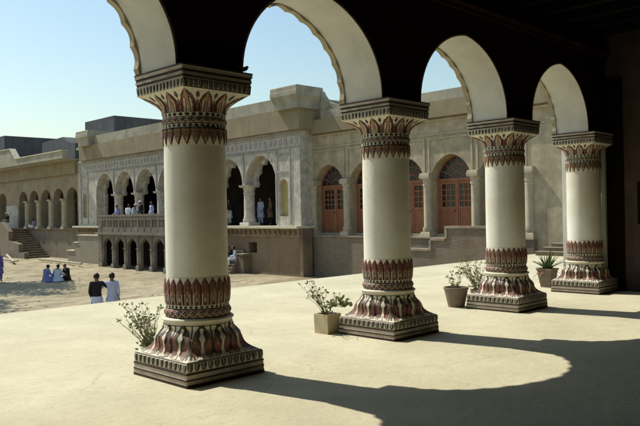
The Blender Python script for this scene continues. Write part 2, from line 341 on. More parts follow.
def pat_figures(th, h, n, col, rel):
    s = frac((th-PI/4)*n/(2*PI))-0.5; h = np.clip(h, 0, 1)**0.62
    put(col, h > -9, CREAM)
    # spreading feathered leaf ground
    wl = 0.46*np.clip(1-np.clip((h-0.62)/0.36, 0, 1)**2.2, 0, 1)*np.clip((h+0.10)/0.22, 0.0, 1)
    m = np.abs(s) < wl; d = wl-np.abs(s)
    put(col, m, RED*0.75)
    fe = frac(np.abs(s)*9-h*3.2); put(col, m & (fe < 0.38), MAR); put(col, m & (fe > 0.80), ROSE*0.9)
    put(col, m & (d < 0.055), DARK)
    low = (h < 0.20) & (np.abs(s) < 0.44) & (fe > 0.55) ; put(col, low, CREAM*0.9); put(col, m & (h < .34) & (fe > .42) & (fe < .62), OLIVE)
    # dark oval with a white figure
    ov = ((s/0.25)**2+((h-0.72)/0.23)**2) < 1; put(col, ov, DARK)
    ov2 = (((s/0.28)**2+((h-0.72)/0.26)**2) < 1) & ~ov; put(col, ov2, OLIVE*0.7)
    hd = ((s/0.10)**2+((h-0.85)/0.055)**2) < 1
    body = np.abs(s) < (0.055+0.075*np.exp(-((h-0.70)/0.06)**2)+0.03*np.exp(-((h-0.36)/0.07)**2)+0.16*np.exp(-((h-0.10)/0.10)**2))
    fg = hd | (body & (h < 0.79) & (h > 0.05)); put(col, fg, CREAM*1.02)
    put(col, (np.abs(s) < 0.02) & (h < 0.30) & (h > 0.05), DARK)
    put(col, (np.abs(np.abs(s)-0.485) < 0.03) & (h > 0.25), DARK); put(col, h > 0.955, CREAM); put(col, (h > 0.935) & (h < 0.955), DARK)
    rel += np.where(fg, 0.012, 0)+np.where(m, 0.006, 0)
def ring_surface(name, rows, fn, mats, parent, nth=512, cap_top=False, cap_bot=False):
    # rows: (z, circle r, square half, morph 0..1, zone h) ; fn(th, h, col, rel, zonemask)
    rows = np.array(rows, float); nz = len(rows)
    th1 = np.arange(nth)*2*PI/nth
    TH, Z = np.meshgrid(th1, rows[:, 0]); R0 = rows[:, 1][:, None]; W = rows[:, 2][:, None]; MO = rows[:, 3][:, None]
    col = np.zeros(TH.shape+(3,)); rel = np.zeros(TH.shape)
    fn(TH, Z, col, rel)
    cs = np.maximum(np.abs(np.cos(TH)), np.abs(np.sin(TH)))
    r = R0*(1-MO)+MO*W/cs+rel
    V = np.stack([r*np.cos(TH), r*np.sin(TH), Z], -1).reshape(-1, 3)
    a = np.arange(nz-1)[:, None]*nth; j = np.arange(nth)[None]; jn = (j+1) % nth
    F = np.stack([a+j, a+jn, a+nth+jn, a+nth+j], -1).reshape(-1, 4)
    me = bpy.data.meshes.new(name)
    faces = F.tolist()
    if cap_top: faces.append(list(range((nz-1)*nth, nz*nth)))
    if cap_bot: faces.append(list(range(nth))[::-1])
    me.from_pydata(V.tolist(), [], faces)
    at = me.color_attributes.new('paint', 'FLOAT_COLOR', 'POINT')
    c4 = np.ones((len(V), 4)); c4[:, :3] = col.reshape(-1, 3); at.data.foreach_set('color', c4.ravel())
    return link(name, me, mats, parent, smooth=50)
def zone(fn, z0, z1, n):
    def g(TH, Z, col, rel):
        m = (Z >= z0) & (Z <= z1)
        h = (Z-z0)/(z1-z0); c = np.zeros(col.shape); r = np.zeros(rel.shape); fn(TH, h, n, c, r)
        col[m] = c[m]; rel[m] = rel[m]+r[m]
    return g
def zflip(fn):
    return lambda th, h, n, c, r: fn(th, 1-h, n, c, r)
CH = [(-.975, -1), (.975, -1), (1, -.975), (1, .975), (.975, 1), (-.975, 1), (-1, .975), (-1, -.975)]
def make_column(label):
    root = empty('ornate_column', (0, 0, 0), 0, label, 'column', 'painted columns of the arcade')
    st = [(0.484, 0.0, 0), (0.489, 0.005, 0), (0.489, 0.028, 0), (0.486, 0.030, 1), (0.486, 0.062, 1), (0.488, 0.064, 0), (0.488, 0.080, 0), (0.483, 0.082, 2), (0.483, 0.118, 2), (0.486, 0.120, 0), (0.486, 0.136, 0), (0.470, 0.139, 0)]
    def stack(st, name, mats):
        b = MB()
        for i in range(len(st)-1):
            (r0, z0, m), (r1, z1, _) = st[i], st[i+1]
            q = [[(x*r0, y*r0, z0) for x, y in CH], [(x*r1, y*r1, z1) for x, y in CH]]
            b.loft(q, _ if r0 > r1 and z1-z0 < 0.004 else m, caps=False)
        r, z, m = st[-1]; b.add([(x*r, y*r, z) for x, y in CH], [tuple(range(8))], m)
        r, z, m = st[0]; b.add([(x*r, y*r, z) for x, y in CH], [tuple(range(8))[::-1]], m)
        return b.build(name, mats, root)
    stack(st, 'plinth', ['stripe_dark', 'stripe_light', 'stripe_pale'])
    # base: tooth band, bell, collar, rope, petals
    rows = []
    zz = list(np.linspace(0.139, 0.243, 22))
    for z in zz:
        t = (z-0.139)/0.104; rows.append((z, 0.46, 0.472-0.012*max(0, (t-0.85)/0.15)+0.004*math.sin(t*PI), 1.0, 0))
    for z in np.linspace(0.2435, 0.570, 70):
        t = (z-0.2435)/0.3265
        w = 0.455-0.115*t**0.8; r = 0.500-0.225*t**0.55+0.078*math.sin(t*PI)**1.1; mo = max(0.0, 1-t*1.45)**1.25
        rows.append((z, max(0.352, r), w-0.055*math.sin(min(1, t*1.7)*PI), mo, 0))
    for z in np.linspace(0.571, 0.613, 10):
        t = (z-0.571)/0.042; rows.append((z, 0.350+0.022*math.sin(t*PI), 0.37, 0, 0))
    for z in np.linspace(0.614, 0.708, 26):
        t = (z-0.614)/0.094; rows.append((z, 0.322+0.010*math.sin(t*PI), 0.3, 0, 0))
    for z in np.linspace(0.709, 0.745, 12): rows.append((z, 0.322, 0.3, 0, 0))
    for z in np.linspace(0.746, 1.022, 70):
        t = (z-0.746)/0.276; rows.append((z, 0.322+0.013*math.sin(min(1, t*1.02)*PI)**0.7, 0.3, 0, 0))
    z1 = zone(pat_teeth, 0.139, 0.2434, 12); z2 = zone(pat_figures, 0.2434, 0.5705, 12)
    zr = zone(pat_rope, 0.6135, 0.7085, 26); zd = zone(pat_dots, 0.7088, 0.7455, 38); zp = zone(pat_petals, 0.7455, 1.0215, 24)
    def basefn(TH, Z, col, rel):
        col[:] = CREAM
        for g in (z1, z2, zr, zd, zp): g(TH, Z, col, rel)
        m = Z > 1.0213; col[m] = M_SH
    M_SH = np.array((0.70, 0.68, 0.59))
    ring_surface('base', rows, basefn, 'paint', root, cap_bot=True)
    b = MB(); b.lathe([(0.319, 0.99), (0.3205, 1.2), (0.3215, 1.7), (0.319, 2.2), (0.316, 2.40)], n=96); b.build('shaft', 'shaft', root, smooth=40)
    rows = []
    for z in np.linspace(2.355, 2.535, 46):
        t = (z-2.355)/0.18; rows.append((z, 0.3175+0.010*min(1, t*3), 0.3, 0, 0))
    for z in np.linspace(2.536, 2.690, 40): rows.append((z, 0.322, 0.3, 0, 0))
    for z in np.linspace(2.691, 2.895, 52):
        t = (z-2.691)/0.204
        rows.append((z, 0.322+0.105*t**2.2, 0.30+0.115*t**1.5, max(0, (t-0.15)/0.85)**1.25, 0))
    rows.append((2.8965, 0.43, 0.424, 1, 0))
    for z in np.linspace(2.8975, 2.992, 20):
        t = (z-2.8975)/0.0945; rows.append((z, 0.43, 0.418+0.008*t, 1, 0))
    q1 = zone(zflip(pat_drops), 2.355, 2.535, 22); q2 = zone(pat_dots, 2.5355, 2.578, 34); q3 = zone(pat_rope, 2.578, 2.645, 26); q4 = zone(pat_dots, 2.645, 2.6905, 30)
    q5 = zone(pat_leaves, 2.6905, 2.8955, 12); q6 = zone(zflip(lambda t, h, n, c, r: pat_teeth(t, 1-h, n, c, r)), 2.8968, 2.993, 14)
    def capfn(TH, Z, col, rel):
        col[:] = CREAM
        for g in (q1, q2, q3, q4, q5, q6): g(TH, Z, col, rel)
        rel[Z < 2.3561] = 0
    ring_surface('capital', rows, capfn, 'paint', root)
    st = [(0.424, 2.993, 0), (0.426, 3.012, 0), (0.434, 3.016, 2), (0.434, 3.044, 2), (0.430, 3.047, 0), (0.430, 3.066, 0), (0.440, 3.070, 1), (0.440, 3.098, 1), (0.443, 3.101, 0), (0.443, 3.119, 0)]
    stack(st, 'abacus', ['stripe_dark', 'stripe_pale', 'stripe_light'])
    return root
LAB = {3: 'nearest and largest cream column with painted lotus base and capital, leftmost of the arcade',
       4: 'painted cream column with the square cream planter at its foot',
       5: 'painted cream column with the dark tapered pot at its foot',
       6: 'smallest painted cream column, against the dark end wall beside the spiky potted plant'}
col0 = make_column(LAB[3]); col0.location = (COLX[3], 0, 0)
for i in (4, 5, 6):
    c = copy_tree(col0); c.location = (COLX[i], 0, 0); c['label'] = LAB[i]
for i in (0, 1, 2):
    c = copy_tree(col0); c.location = (COLX[i], 0, 0); c['label'] = 'painted cream column of the arcade outside the left edge of the view'

# ------------------------------------------------------------------ veranda shell
ver = empty('veranda', (0, 0, 0), 0, 'dark veranda whose scalloped arches spring from the painted columns', 'veranda')
ZC = 5.15
XL, XR = COLX[0]-0.42, 9.74
poly = [(XR, ZC), (XL, ZC), (XL, 3.120)]
cpoly = [(XR, 4.75), (XL, 4.75), (XL, 3.121)]
for i in range(6):
    a, b = COLX[i]+0.42, COLX[i+1]-0.42; cx, hf = (a+b)/2, (b-a)/2
    poly += [(x, z) for x, z in arch(cx, hf, 3.121, 1.13, 40, 0.10, p=0.92)]
    cpoly += [(cx-hf*0.985, 3.1215)]+arch(cx, hf*0.985, 3.155, 1.085, 182, 0.12, 13, 0.026, p=0.92)[1:-1]+[(cx+hf*0.985, 3.1215)]
poly += [(XR, 3.120)]; cpoly += [(XR, 3.121)]
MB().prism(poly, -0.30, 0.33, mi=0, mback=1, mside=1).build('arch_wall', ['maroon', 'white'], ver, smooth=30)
MB().prism(cpoly, 0.332, 0.415, mi=0).build('scalloped_edge', ['cusp'], ver)
# thin red painted rim along each arch edge on the inner face
rim = MB()
for i in range(6):
    a, b = COLX[i]+0.42, COLX[i+1]-0.42; cx, hf = (a+b)/2, (b-a)/2
    o_ = arch(cx, hf+0.028, 3.121, 1.158, 40, 0.10, p=0.92); i_ = arch(cx, hf+0.002, 3.121, 1.132, 40, 0.10, p=0.92)
    rim.prism(o_+i_[::-1], -0.306, -0.3005)
rim.build('arch_rim', ['redstone'], ver)
mb = MB(); prof = [(0, 4.60), (0.05, 4.61), (0.06, 4.66), (0.11, 4.69), (0.11, 4.73), (0, 4.74)]
mb.sweep(prof, [(XL, -0.302), (XR, -0.302)], side=-1).build('inner_cornice', ['maroon'], ver)
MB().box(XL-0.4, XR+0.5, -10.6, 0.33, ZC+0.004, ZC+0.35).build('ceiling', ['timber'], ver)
mb = MB()
for k in range(26):
    x = XL+0.3+k*0.75; mb.box(x, x+0.14, -10.0, -0.31, ZC-0.16, ZC)
o = mb.build('ceiling_beams', ['timber'], ver); o['kind'] = 'stuff'
MB().box(XL-0.4, XR+0.5, -10.5, -10.0, 0.0, ZC).build('back_wall', ['maroon_wall'], ver)
MB().box(XL-0.5, XL, -10.0, 0.40, 0.0, ZC).build('left_end_wall', ['maroon_wall'], ver)
endw = MB(); hole = [(-1.95, 1.32), (-0.87, 1.32), (-0.87, 2.15), (-1.95, 2.15)]
# end wall in the (y,z) plane
tmp = MB().prism([(-10.0, 0.0), (-0.28, 0.0), (-0.28, ZC), (-10.0, ZC)], 0, 0.5, [hole])
for f, m_ in zip(tmp.f, tmp.m): endw.f.append(f); endw.m.append(m_)
endw.v = [(9.74+y, x, z) for x, y, z in tmp.v]
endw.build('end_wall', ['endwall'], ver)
MB().box(10.15, 10.2, -1.95, -0.87, 1.32, 2.15).build('window_shutter', ['timber'], ver)
mb = MB(); mb.box(9.66, 10.24, -0.27, 0.62, 0.0, 3.12); mb.box(9.64, 10.24, -0.29, 0.64, 3.0, 3.09); mb.box(9.63, 10.24, -0.29, 0.64, 0.0, 0.18)
mb.build('end_pilaster', ['white'], ver)
mb = MB(); mb.box(9.70, 9.738, -0.62, -0.30, 0.0, 4.2); mb.build('end_wall_dark_strip', ['timber'], ver)  # dark upright strip in place of a recess in the end wall
MB().box(9.745, 10.24, -0.28, 0.62, 3.122, ZC).build('end_block', ['white'], ver)
MB().box(XL-0.4, XR+0.5, 0.05, 0.40, ZC+0.352, 6.1).build('roof_parapet', ['parapet'], ver)

# ------------------------------------------------------------------ ground
def grid(name, x0, x1, y0, y1, nx, ny, zf, m):
    xs = np.linspace(x0, x1, nx); ys = np.linspace(y0, y1, ny); X, Y = np.meshgrid(xs, ys); Z = zf(X, Y)
    V = np.stack([X, Y, Z], -1).reshape(-1, 3); i = np.arange(ny-1)[:, None]*nx+np.arange(nx-1)[None]
    F = np.stack([i, i+1, i+nx+1, i+nx], -1).reshape(-1, 4)
    me = bpy.data.meshes.new(name); me.from_pydata(V.tolist(), [], F.tolist()); return link(name, me, m, None, 180)
EDGE = 6.45
mb = MB(); mb.loft([[(x, y, z) for x, y in ((-40, -12), (24.2, -12), (24.2, EDGE+dy), (-40, EDGE+dy))] for z, dy in ((-2.2, 0), (-0.03, 0), (0.0, -0.03))])
terr = mb.build('terrace', ['terrace', 'stone']); tag(terr, kind='structure')
for p in terr.data.polygons:
    if abs(p.normal.z) < 0.3: p.material_index = 1
def vnoise(X, Y, sc, seed):
    r = np.random.RandomState(seed); g = r.rand(64, 64)
    x = X/sc; y = Y/sc; xi = np.floor(x).astype(int); yi = np.floor(y).astype(int); fx = x-xi; fy = y-yi
    fx = fx*fx*(3-2*fx); fy = fy*fy*(3-2*fy)
    G = lambda a, b: g[a % 64, b % 64]
    return (G(xi, yi)*(1-fx)*(1-fy)+G(xi+1, yi)*fx*(1-fy)+G(xi, yi+1)*(1-fx)*fy+G(xi+1, yi+1)*fx*fy)-0.5
def courtz(X, Y):
    u = X*0.8+Y*0.6; v = -X*0.6+Y*0.8
    z = 0.20*vnoise(X, Y, 5.5, 1)+0.20*vnoise(u/2.6, v, 0.9, 2)+0.20*vnoise(X, Y, 0.55, 3)+0.14*vnoise(X, Y, 0.27, 4)
    lump = np.clip(vnoise(X, Y, 1.3, 5)*2, 0, 1)**2*0.25
    edge = np.clip((22-X)/3, 0, 1)
    return -1.83+(z*0.34+lump*0.15)*edge
court = grid('court_ground', -8, 27, EDGE-0.3, 66, 300, 500, courtz, 'court'); tag(court, kind='structure')
g2 = MB().add([(-900, -900, -1.98), (900, -900, -1.98), (900, 900, -1.98), (-900, 900, -1.98)], [(0, 1, 2, 3)]).build('ground', ['court']); tag(g2, kind='structure')
# clods and stones on the dug-over earth
# ------------------------------------------------------------------ buildings across the court (local x = along facade to the left, y = outward)
FO = (22.284, 22.028, 0.0); FR = math.atan2(0.99958, 0.02895)
UV = Vector((math.cos(FR), math.sin(FR), 0)); NV = Vector((-math.sin(FR), math.cos(FR), 0))
def W(u, b, z=0.0): return Vector(FO)+UV*u+NV*b+Vector((0, 0, z))

# ---- central pavilion
pv = empty('pavilion', FO, FR, 'bluish white pavilion with cusped arches and deep cove cornice across the court', 'building')
AC = [3.15, 6.28, 9.70, 13.15, 16.28, 19.41, 22.54]; AH = 1.0; SP = 3.40
FL = 0.96
ends = [(-0.30, FL), (-0.30, 6.3), (27.2, 6.3), (27.2, FL)]
def piers_poly(h_in, zsp, archf, u0=-0.30, u1=27.2, top=6.3):
    p = [(u0, FL), (AC[0]-h_in, FL)]
    for i, c in enumerate(AC):
        p += archf(c)
        if i < len(AC)-1:
            p += [(c+h_in, zsp), (AC[i+1]-h_in, zsp)]
    p += [(AC[-1]+h_in, FL), (u1, FL), (u1, top), (u0, top)]
    return p
def nic(c, w, z0, zs, rise): return [(c-w, z0), (c+w, z0)]+[(x, z) for x, z in arch(c, w, zs, rise, 12, 0.1)][::-1]
niches = [nic(1.08, 0.38, 1.5, 3.2, 0.40), nic(26.0, 0.38, 1.6, 3.2, 0.40)]
def fa(c): return arch(c, 1.42, SP, 1.66, 36, 0.05)
MB().prism(piers_poly(1.42, SP, fa), 0.0, -0.55, niches).build('wall', ['pav'], pv, smooth=30)
def fb(c): return arch(c, 1.16, SP, 1.50, 75, 0.12, 5, 0.17)
MB().prism(piers_poly(1.16, SP, fb, -0.28, 27.18, 6.28), -0.552, -0.80).build('cusped_screen', ['pav'], pv)
for c in (1.08, 26.0): MB().box(c-0.5, c+0.5, -0.30, -0.25, 1.4, 3.7).build('niche_back', ['niche'], pv)
cb = MB(); cb.square([(0.44, FL), (0.44, FL+0.16), (0.41, FL+0.20)]); cb.lathe([(0.39, FL+0.20), (0.42, FL+0.33), (0.35, FL+0.48), (0.36, FL+0.54), (0.34, FL+0.58), (0.325, SP-0.55), (0.36, SP-0.52), (0.36, SP-0.46), (0.33, SP-0.42), (0.37, SP-0.22), (0.41, SP-0.14)], n=24); cb.square([(0.42, SP-0.14), (0.46, SP-0.004)])
pc = cb.build('arcade_column', ['pav'], pv, smooth=40); pc.location = ((AC[0]+AC[1])/2, -0.40, 0)
for i in range(1, 6):
    c = pc.copy(); C.objects.link(c); c.location = ((AC[i]+AC[i+1])/2, -0.40, 0)
mb = MB()
for z, d, h in ((5.30, 0.05, 0.07), (5.95, 0.06, 0.08), (6.12, 0.09, 0.10)): mb.box(-0.36, 27.2, 0.002, d, z, z+h)
for k in range(60): mb.box(-0.2+k*0.455, -0.2+k*0.455+0.22, 0.003, 0.035, 5.50, 5.82)
mb.build('frieze', ['pavtrim'], pv)
mb = MB()
for c in AC:
    mb.box(c-1.60, c-1.52, 0.002, 0.045, SP+0.15, 5.28)
    mb.box(c-1.50, c+1.50, 0.003, 0.043, 5.19, 5.26)
for c in (1.08, 26.0):
    for s_ in (-1, 1): mb.box(c+s_*0.60-0.05, c+s_*0.60+0.05, 0.002, 0.05, 1.1, 5.26)
    for z in (3.95, 4.95): mb.box(c-0.55, c+0.55, 0.003, 0.048, z, z+0.09)
mb.build('panel_moulding', ['pavtrim'], pv)
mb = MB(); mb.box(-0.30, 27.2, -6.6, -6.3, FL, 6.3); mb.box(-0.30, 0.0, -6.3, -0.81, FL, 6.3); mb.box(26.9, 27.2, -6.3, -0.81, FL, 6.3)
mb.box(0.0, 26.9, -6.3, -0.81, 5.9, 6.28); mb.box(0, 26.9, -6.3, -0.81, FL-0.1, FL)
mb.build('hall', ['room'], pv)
MB().box(-0.34, -0.302, -6.6, 0.0, FL, 6.3).build('side_wall', ['pav'], pv)
cove = lambda z0, z1, ov, lip=0.10: bez((0.0, z0), (0.06*ov, z1-0.12), (ov, z1), 10)+[(ov+0.03, z1), (ov+0.03, z1+lip), (ov-0.05, z1+lip+0.03), (-0.30, z1+lip+0.05), (-0.30, z0)]
MB().sweep(cove(6.24, 7.28, 0.85), [(26.3, 0.0), (-0.34, 0.0), (-0.34, -9.0)], side=1).build('cove_cornice', ['cove'], pv, smooth=40)
MB().sweep([(0.883, 7.285), (0.905, 7.285), (0.905, 7.375), (0.883, 7.375)], [(26.3, 0.0), (-0.34, 0.0), (-0.34, -9.0)], side=1).build('cornice_lip', ['ledge'], pv)
pp = [(0.30, 7.40), (0.34, 7.95), (0.40, 7.98), (0.40, 8.08), (0.05, 8.12), (0.05, 7.40)]
MB().sweep(pp, [(23.9, 0.2), (-0.30, 0.2), (-0.30, -8.6)], side=1).build('parapet', ['parapet'], pv)
MB().box(-0.2, 27.0, -9.0, 0.2, 7.20, 7.395).build('roof', ['parapet'], pv)
def kiosk(u, b, hx, hy, name='corner_kiosk'):
    return MB().rect([(-0.14, 7.36), (-0.12, 7.75), (-0.02, 7.98), (0.02, 8.05), (0.02, 8.28), (0.0, 8.30), (0.0, 8.52), (-0.03, 8.56)], u, b, hx, hy).build(name, ['parapet'], pv)
kiosk(0.12, -0.25, 1.08, 1.0); kiosk(24.9, -0.2, 1.05, 0.9)
sc = bez((-1.0, 8.35), (-1.35, 7.55), (-2.6, 7.42), 10)
MB().prism(sc+[(-2.6, 7.15), (-1.0, 7.15)], -1.05, -1.35).build('scroll_buttress', ['parapet'], pv)
# base
mb = MB().prism([(-0.34, -2.2), (-0.34, 0.34), (27.2, 0.34), (27.2, -2.2)], 0.12, -0.6, [[(3.42, -0.62), (4.2, -0.62), (4.2, 0.0), (3.42, 0.0)]])
mb.build('base_wall', ['stonered'], pv)
MB().box(3.3, 4.3, -0.75, -0.62, -0.7, 0.1).build('base_window', ['room'], pv)
mb = MB(); mb.box(-0.62, -0.342, -0.55, 0.16, -2.2, 0.82); mb.build('corner_pier', ['redstone'], pv)
lc = bez((0.02, 0.344), (0.08, 0.74), (0.42, 0.80), 6)+[(0.42, 0.82), (-0.1, 0.82), (-0.1, 0.344)]
MB().sweep(lc, [(27.2, 0.10), (-0.34, 0.10)], side=1).build('leaf_cornice', ['leafcove'], pv, smooth=40)
mb = MB()
for k in range(62):
    u = -0.2+k*0.44
    mb.add([(u, 0.20, 0.42), (u+0.30, 0.20, 0.42), (u+0.26, 0.36, 0.70), (u+0.04, 0.36, 0.70), (u+0.15, 0.20, 0.40), (u+0.15, 0.45, 0.73)], [(0, 1, 2, 3), (0, 3, 5, 4), (4, 5, 2, 1), (0, 4, 1), (3, 2, 5)])
mb.build('carved_leaves', ['redstone'], pv); pv.children[-1]['kind'] = 'stuff'
MB().box(-0.60, 27.2, -0.80, 0.58, 0.824, 0.955).build('floor_ledge', ['ledge'], pv)
# balcony
BC = [15.85-1.67*k for k in range(5)]; bl, brr = 17.25, 8.2
def ba(c): return arch(c, 0.64, -0.45, 0.70, 45, 0.12, 3, 0.10)
p = [(brr, -2.2), (brr, 0.44), (bl, 0.44), (bl, -2.2)]
for c in BC: p += [(c+0.64, -2.2)]+ba(c)[::-1]+[(c-0.64, -2.2)]
MB().prism(p, 3.2, 2.98).build('balcony_arcade', ['balcony'], pv, smooth=30)
bc = MB(); bc.square([(0.20, -1.9), (0.20, -1.55), (0.16, -1.50)]); bc.lathe([(0.15, -1.5), (0.17, -1.4), (0.125, -1.25), (0.115, -0.62), (0.15, -0.56), (0.16, -0.50)], n=12); bc.square([(0.17, -0.50), (0.18, -0.42)]); bc.box(-0.07, 0.07, 0.085, 0.13, -0.42, 0.44)
b0 = bc.build('balcony_column', ['balcony'], pv, smooth=40); b0.location = (BC[0]+0.835, 3.12, 0)
for k in range(1, 6):
    c = b0.copy(); C.objects.link(c); c.location = (BC[0]+0.835-1.67*k, 3.12, 0)
mb = MB(); mb.box(brr, brr+0.3, 0.13, 2.74, -2.2, 0.44); mb.box(bl-0.3, bl, 0.13, 2.74, -2.2, 0.44); mb.box(brr, bl, 0.13, 2.74, 0.25, 0.44); mb.box(brr+0.3, bl-0.3, 0.13, 0.35, -2.2, 0.25)
mb.build('balcony_vault', ['room'], pv)
mb = MB(); mb.box(brr-0.1, bl+0.1, 0.60, 3.40, 0.444, 0.60); mb.box(brr, bl, 0.60, 3.2, 0.605, 0.95); mb.build('balcony_floor', ['balcony'], pv)
mb = MB()
mb.box(brr, bl, 3.00, 3.14, 0.604, 1.66)
mb.box(brr-0.06, bl+0.06, 2.94, 3.22, 1.664, 1.79)
mb.box(brr, bl, 3.142, 3.19, 1.42, 1.66)
mb.box(brr+0.3, bl-0.3, 2.40, 2.85, 0.955, 1.50)
u = brr+0.1
while u < bl-0.1:
    mb.box(u, u+0.14, 3.142, 3.20, 0.604, 1.66); u += 0.835
u = brr+0.5
while u < bl-0.3:
    mb.box(u, u+0.05, 3.142, 3.17, 0.80, 1.40); mb.box(u+0.16, u+0.21, 3.142, 3.17, 0.80, 1.40); u += 0.835
mb.box(bl-0.14, bl, 0.60, 2.998, 0.955, 1.66); mb.box(brr, brr+0.14, 0.60, 2.998, 0.955, 1.66)
mb.build('balcony_rail', ['balcony'], pv)

# ---- wing with the orange doors
dw = empty('door_wing', FO, FR, 'grey plastered wing with a row of arched orange doors', 'building')
DC = [-1.54-2.677*k for k in range(5)]; DH = 1.12; DS = 3.10; DF = 0.36
p = [(-22.0, 6.05), (-22.0, -1.0), (-13.9, -1.0), (-13.9, DF)]
for c in DC[::-1]: p += [(c-DH, DF)]+arch(c, DH, DS, 1.18, 28, 0.14)+[(c+DH, DF)]
p += [(-0.345, DF), (-0.345, 6.05)]
MB().prism(p, -1.0, -1.75).build('wall', ['wing'], dw, smooth=30)
mb = MB()
for z, d, h in ((5.20, 0.05, 0.08), (5.84, 0.07, 0.10)): mb.box(-22, -0.345, -0.998, -1+d, z, z+h)
mb.build('string_course', ['wingtrim'], dw)
mb = MB()
for c in DC:
    for s_ in (-1, 1): mb.box(c+s_*1.20-0.05, c+s_*1.20+0.05, -0.998, -0.95, 3.44, 5.0)
    mb.box(c-1.25, c+1.25, -0.997, -0.952, 5.002, 5.09)
    pts = arch(c, DH+0.10, DS+0.34, 0.98, 28, 0.14); pin = arch(c, DH+0.01, DS+0.2, 1.0, 28, 0.14)
mb.build('arch_frame', ['wingtrim'], dw)
# medallions in spandrels
pl = MB(); pl.square([(0.29, DF), (0.29, DF+0.22), (0.24, DF+0.30)]); pl.lathe([(0.24, DF+0.30), (0.27, DF+0.42), (0.20, DF+0.58), (0.20, DS-0.30), (0.235, DS-0.26), (0.235, DS-0.20), (0.20, DS-0.16), (0.27, DS+0.06)], n=20); pl.square([(0.28, DS+0.06), (0.30, DS+0.20), (0.26, DS+0.34)])
pl0 = None
for k in range(6):
    u = DC[0]+1.3385-2.677*k
    if pl0 is None: pl0 = pl.build('pilaster', ['wingtrim'], dw, smooth=40); o = pl0
    else: o = pl0.copy(); C.objects.link(o)
    o.location = (u if k else u-0.12, -1.02, 0)
MB().sweep(cove(6.0, 6.62, 0.62, 0.08), [(-0.346, -1.0), (-22.0, -1.0)], side=-1 if False else 1).build('cove_cornice', ['cove'], dw, smooth=40)
MB().sweep([(0.653, 6.625), (0.675, 6.625), (0.675, 6.695), (0.653, 6.695)], [(-1.25, -1.0), (-22.0, -1.0)], side=1).build('cornice_lip', ['ledge'], dw)
MB().box(-22, -1.25, -1.6, -0.75, 6.74, 7.22).build('parapet', ['parapet'], dw)
MB().box(-22, -1.25, -9, -1.602, 6.5, 6.735).build('roof', ['parapet'], dw)
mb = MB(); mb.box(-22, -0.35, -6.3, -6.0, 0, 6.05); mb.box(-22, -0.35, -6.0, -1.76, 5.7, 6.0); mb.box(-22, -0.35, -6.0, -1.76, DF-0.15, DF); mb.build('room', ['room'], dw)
MB().box(-13.9, -0.346, -1.7, -0.72, -2.2, DF-0.004).build('base_wall', ['stone'], dw)
MB().box(-13.9, -0.63, -1.7, -0.66, DF-0.0035, DF+0.06).build('base_coping', ['coping'], dw)
def make_door():
    d = MB(); x0, x1 = -DH+0.005, DH-0.005; zt = 3.02; zb = DF+0.20
    d.box(x0, x0+0.13, -0.07, 0.07, zb, zt); d.box(x1-0.13, x1, -0.07, 0.07, zb, zt); d.box(x0, x1, -0.075, 0.075, zt, zt+0.14)
    o = d.build('door', ['door'], dw)
    for s_ in (-1, 1):
        l = MB(); a, b = sorted((s_*0.012, s_*(DH-0.14)))
        l.box(a, a+0.11, -0.04, 0.04, zb, zt-0.004); l.box(b-0.11, b, -0.04, 0.04, zb, zt-0.004)
        for z in (zb, 1.72, zt-0.12): l.box(a+0.11, b-0.11, -0.038, 0.038, z+0.002, z+0.11)
        l.box(a+0.11, b-0.11, -0.025, 0.012, zb+0.11, 1.72)
        n = 6; wdt = (b-a-0.22)/n
        for k in range(1, n): l.box(a+0.11+k*wdt-0.012, a+0.11+k*wdt+0.012, 0.013, 0.026, zb+0.11, 1.72)
        for k in (1, 2): xk = a+0.11+(b-a-0.22)*k/3; l.box(xk-0.022, xk+0.022, -0.03, 0.03, 1.83, zt-0.12)
        for k in (1, 2, 3): zk = 1.83+(zt-0.12-1.83)*k/4; l.box(a+0.111, b-0.111, -0.028, 0.028, zk-0.02, zk+0.02)
        l.build('door_leaf', ['door'], o)
        MB().box(a+0.10, b-0.10, -0.006, 0.006, 1.82, zt-0.11).build('pane', ['glass'], o)
    MB().box(-0.05, 0.05, 0.041, 0.07, zb, zt).build('door_meeting_rail', ['door'], o)
    MB().lathe([(0.0, 1.60), (0.03, 1.61), (0.035, 1.63), (0.03, 1.65), (0.0, 1.66)], 0.10, 0.08, n=10).build('handle', ['hair'], o)
    f = MB(); z0 = zt+0.14; R = 1.08
    ou = [(x, z) for x, z in arch(0, DH-0.004, DS+0.055, 1.12, 28, 0.14)]; ii = [(x, z) for x, z in arch(0, DH-0.09, DS+0.06, 1.03, 28, 0.14)]
    f.prism(ou+ii[::-1], -0.05, 0.05)
    for k in range(1, 8):
        a = PI*k/8; f.tube([(0.30*math.cos(a), 0, z0+0.28*math.sin(a)), (1.06*math.cos(a), 0, z0+1.06*math.sin(a))], 0.022, 4)
    f.tube([(0.30*math.cos(PI*k/12), 0, z0+0.28*math.sin(PI*k/12)) for k in range(13)], 0.025, 4)
    f.tube([(0.70*math.cos(PI*k/16), 0, z0+0.68*math.sin(PI*k/16)) for k in range(17)], 0.018, 4)
    f.build('fanlight', ['door'], o)
    g = MB(); pts = arch(0, DH-0.03, DS+0.05, 1.08, 28, 0.14)
    g.prism(pts, -0.008, 0.004).build('fanlight_glass', ['paleglass'], o)
    MB().box(-DH+0.01, DH-0.01, -0.25, 0.42, DF+0.062, DF+0.195).build('door_step', ['coping'], o)
    return o
d0 = make_door(); d0.location = (DC[0], -1.56, 0)
for c in DC[1:]:
    o = copy_tree(d0); o.location = (c, -1.56, 0)
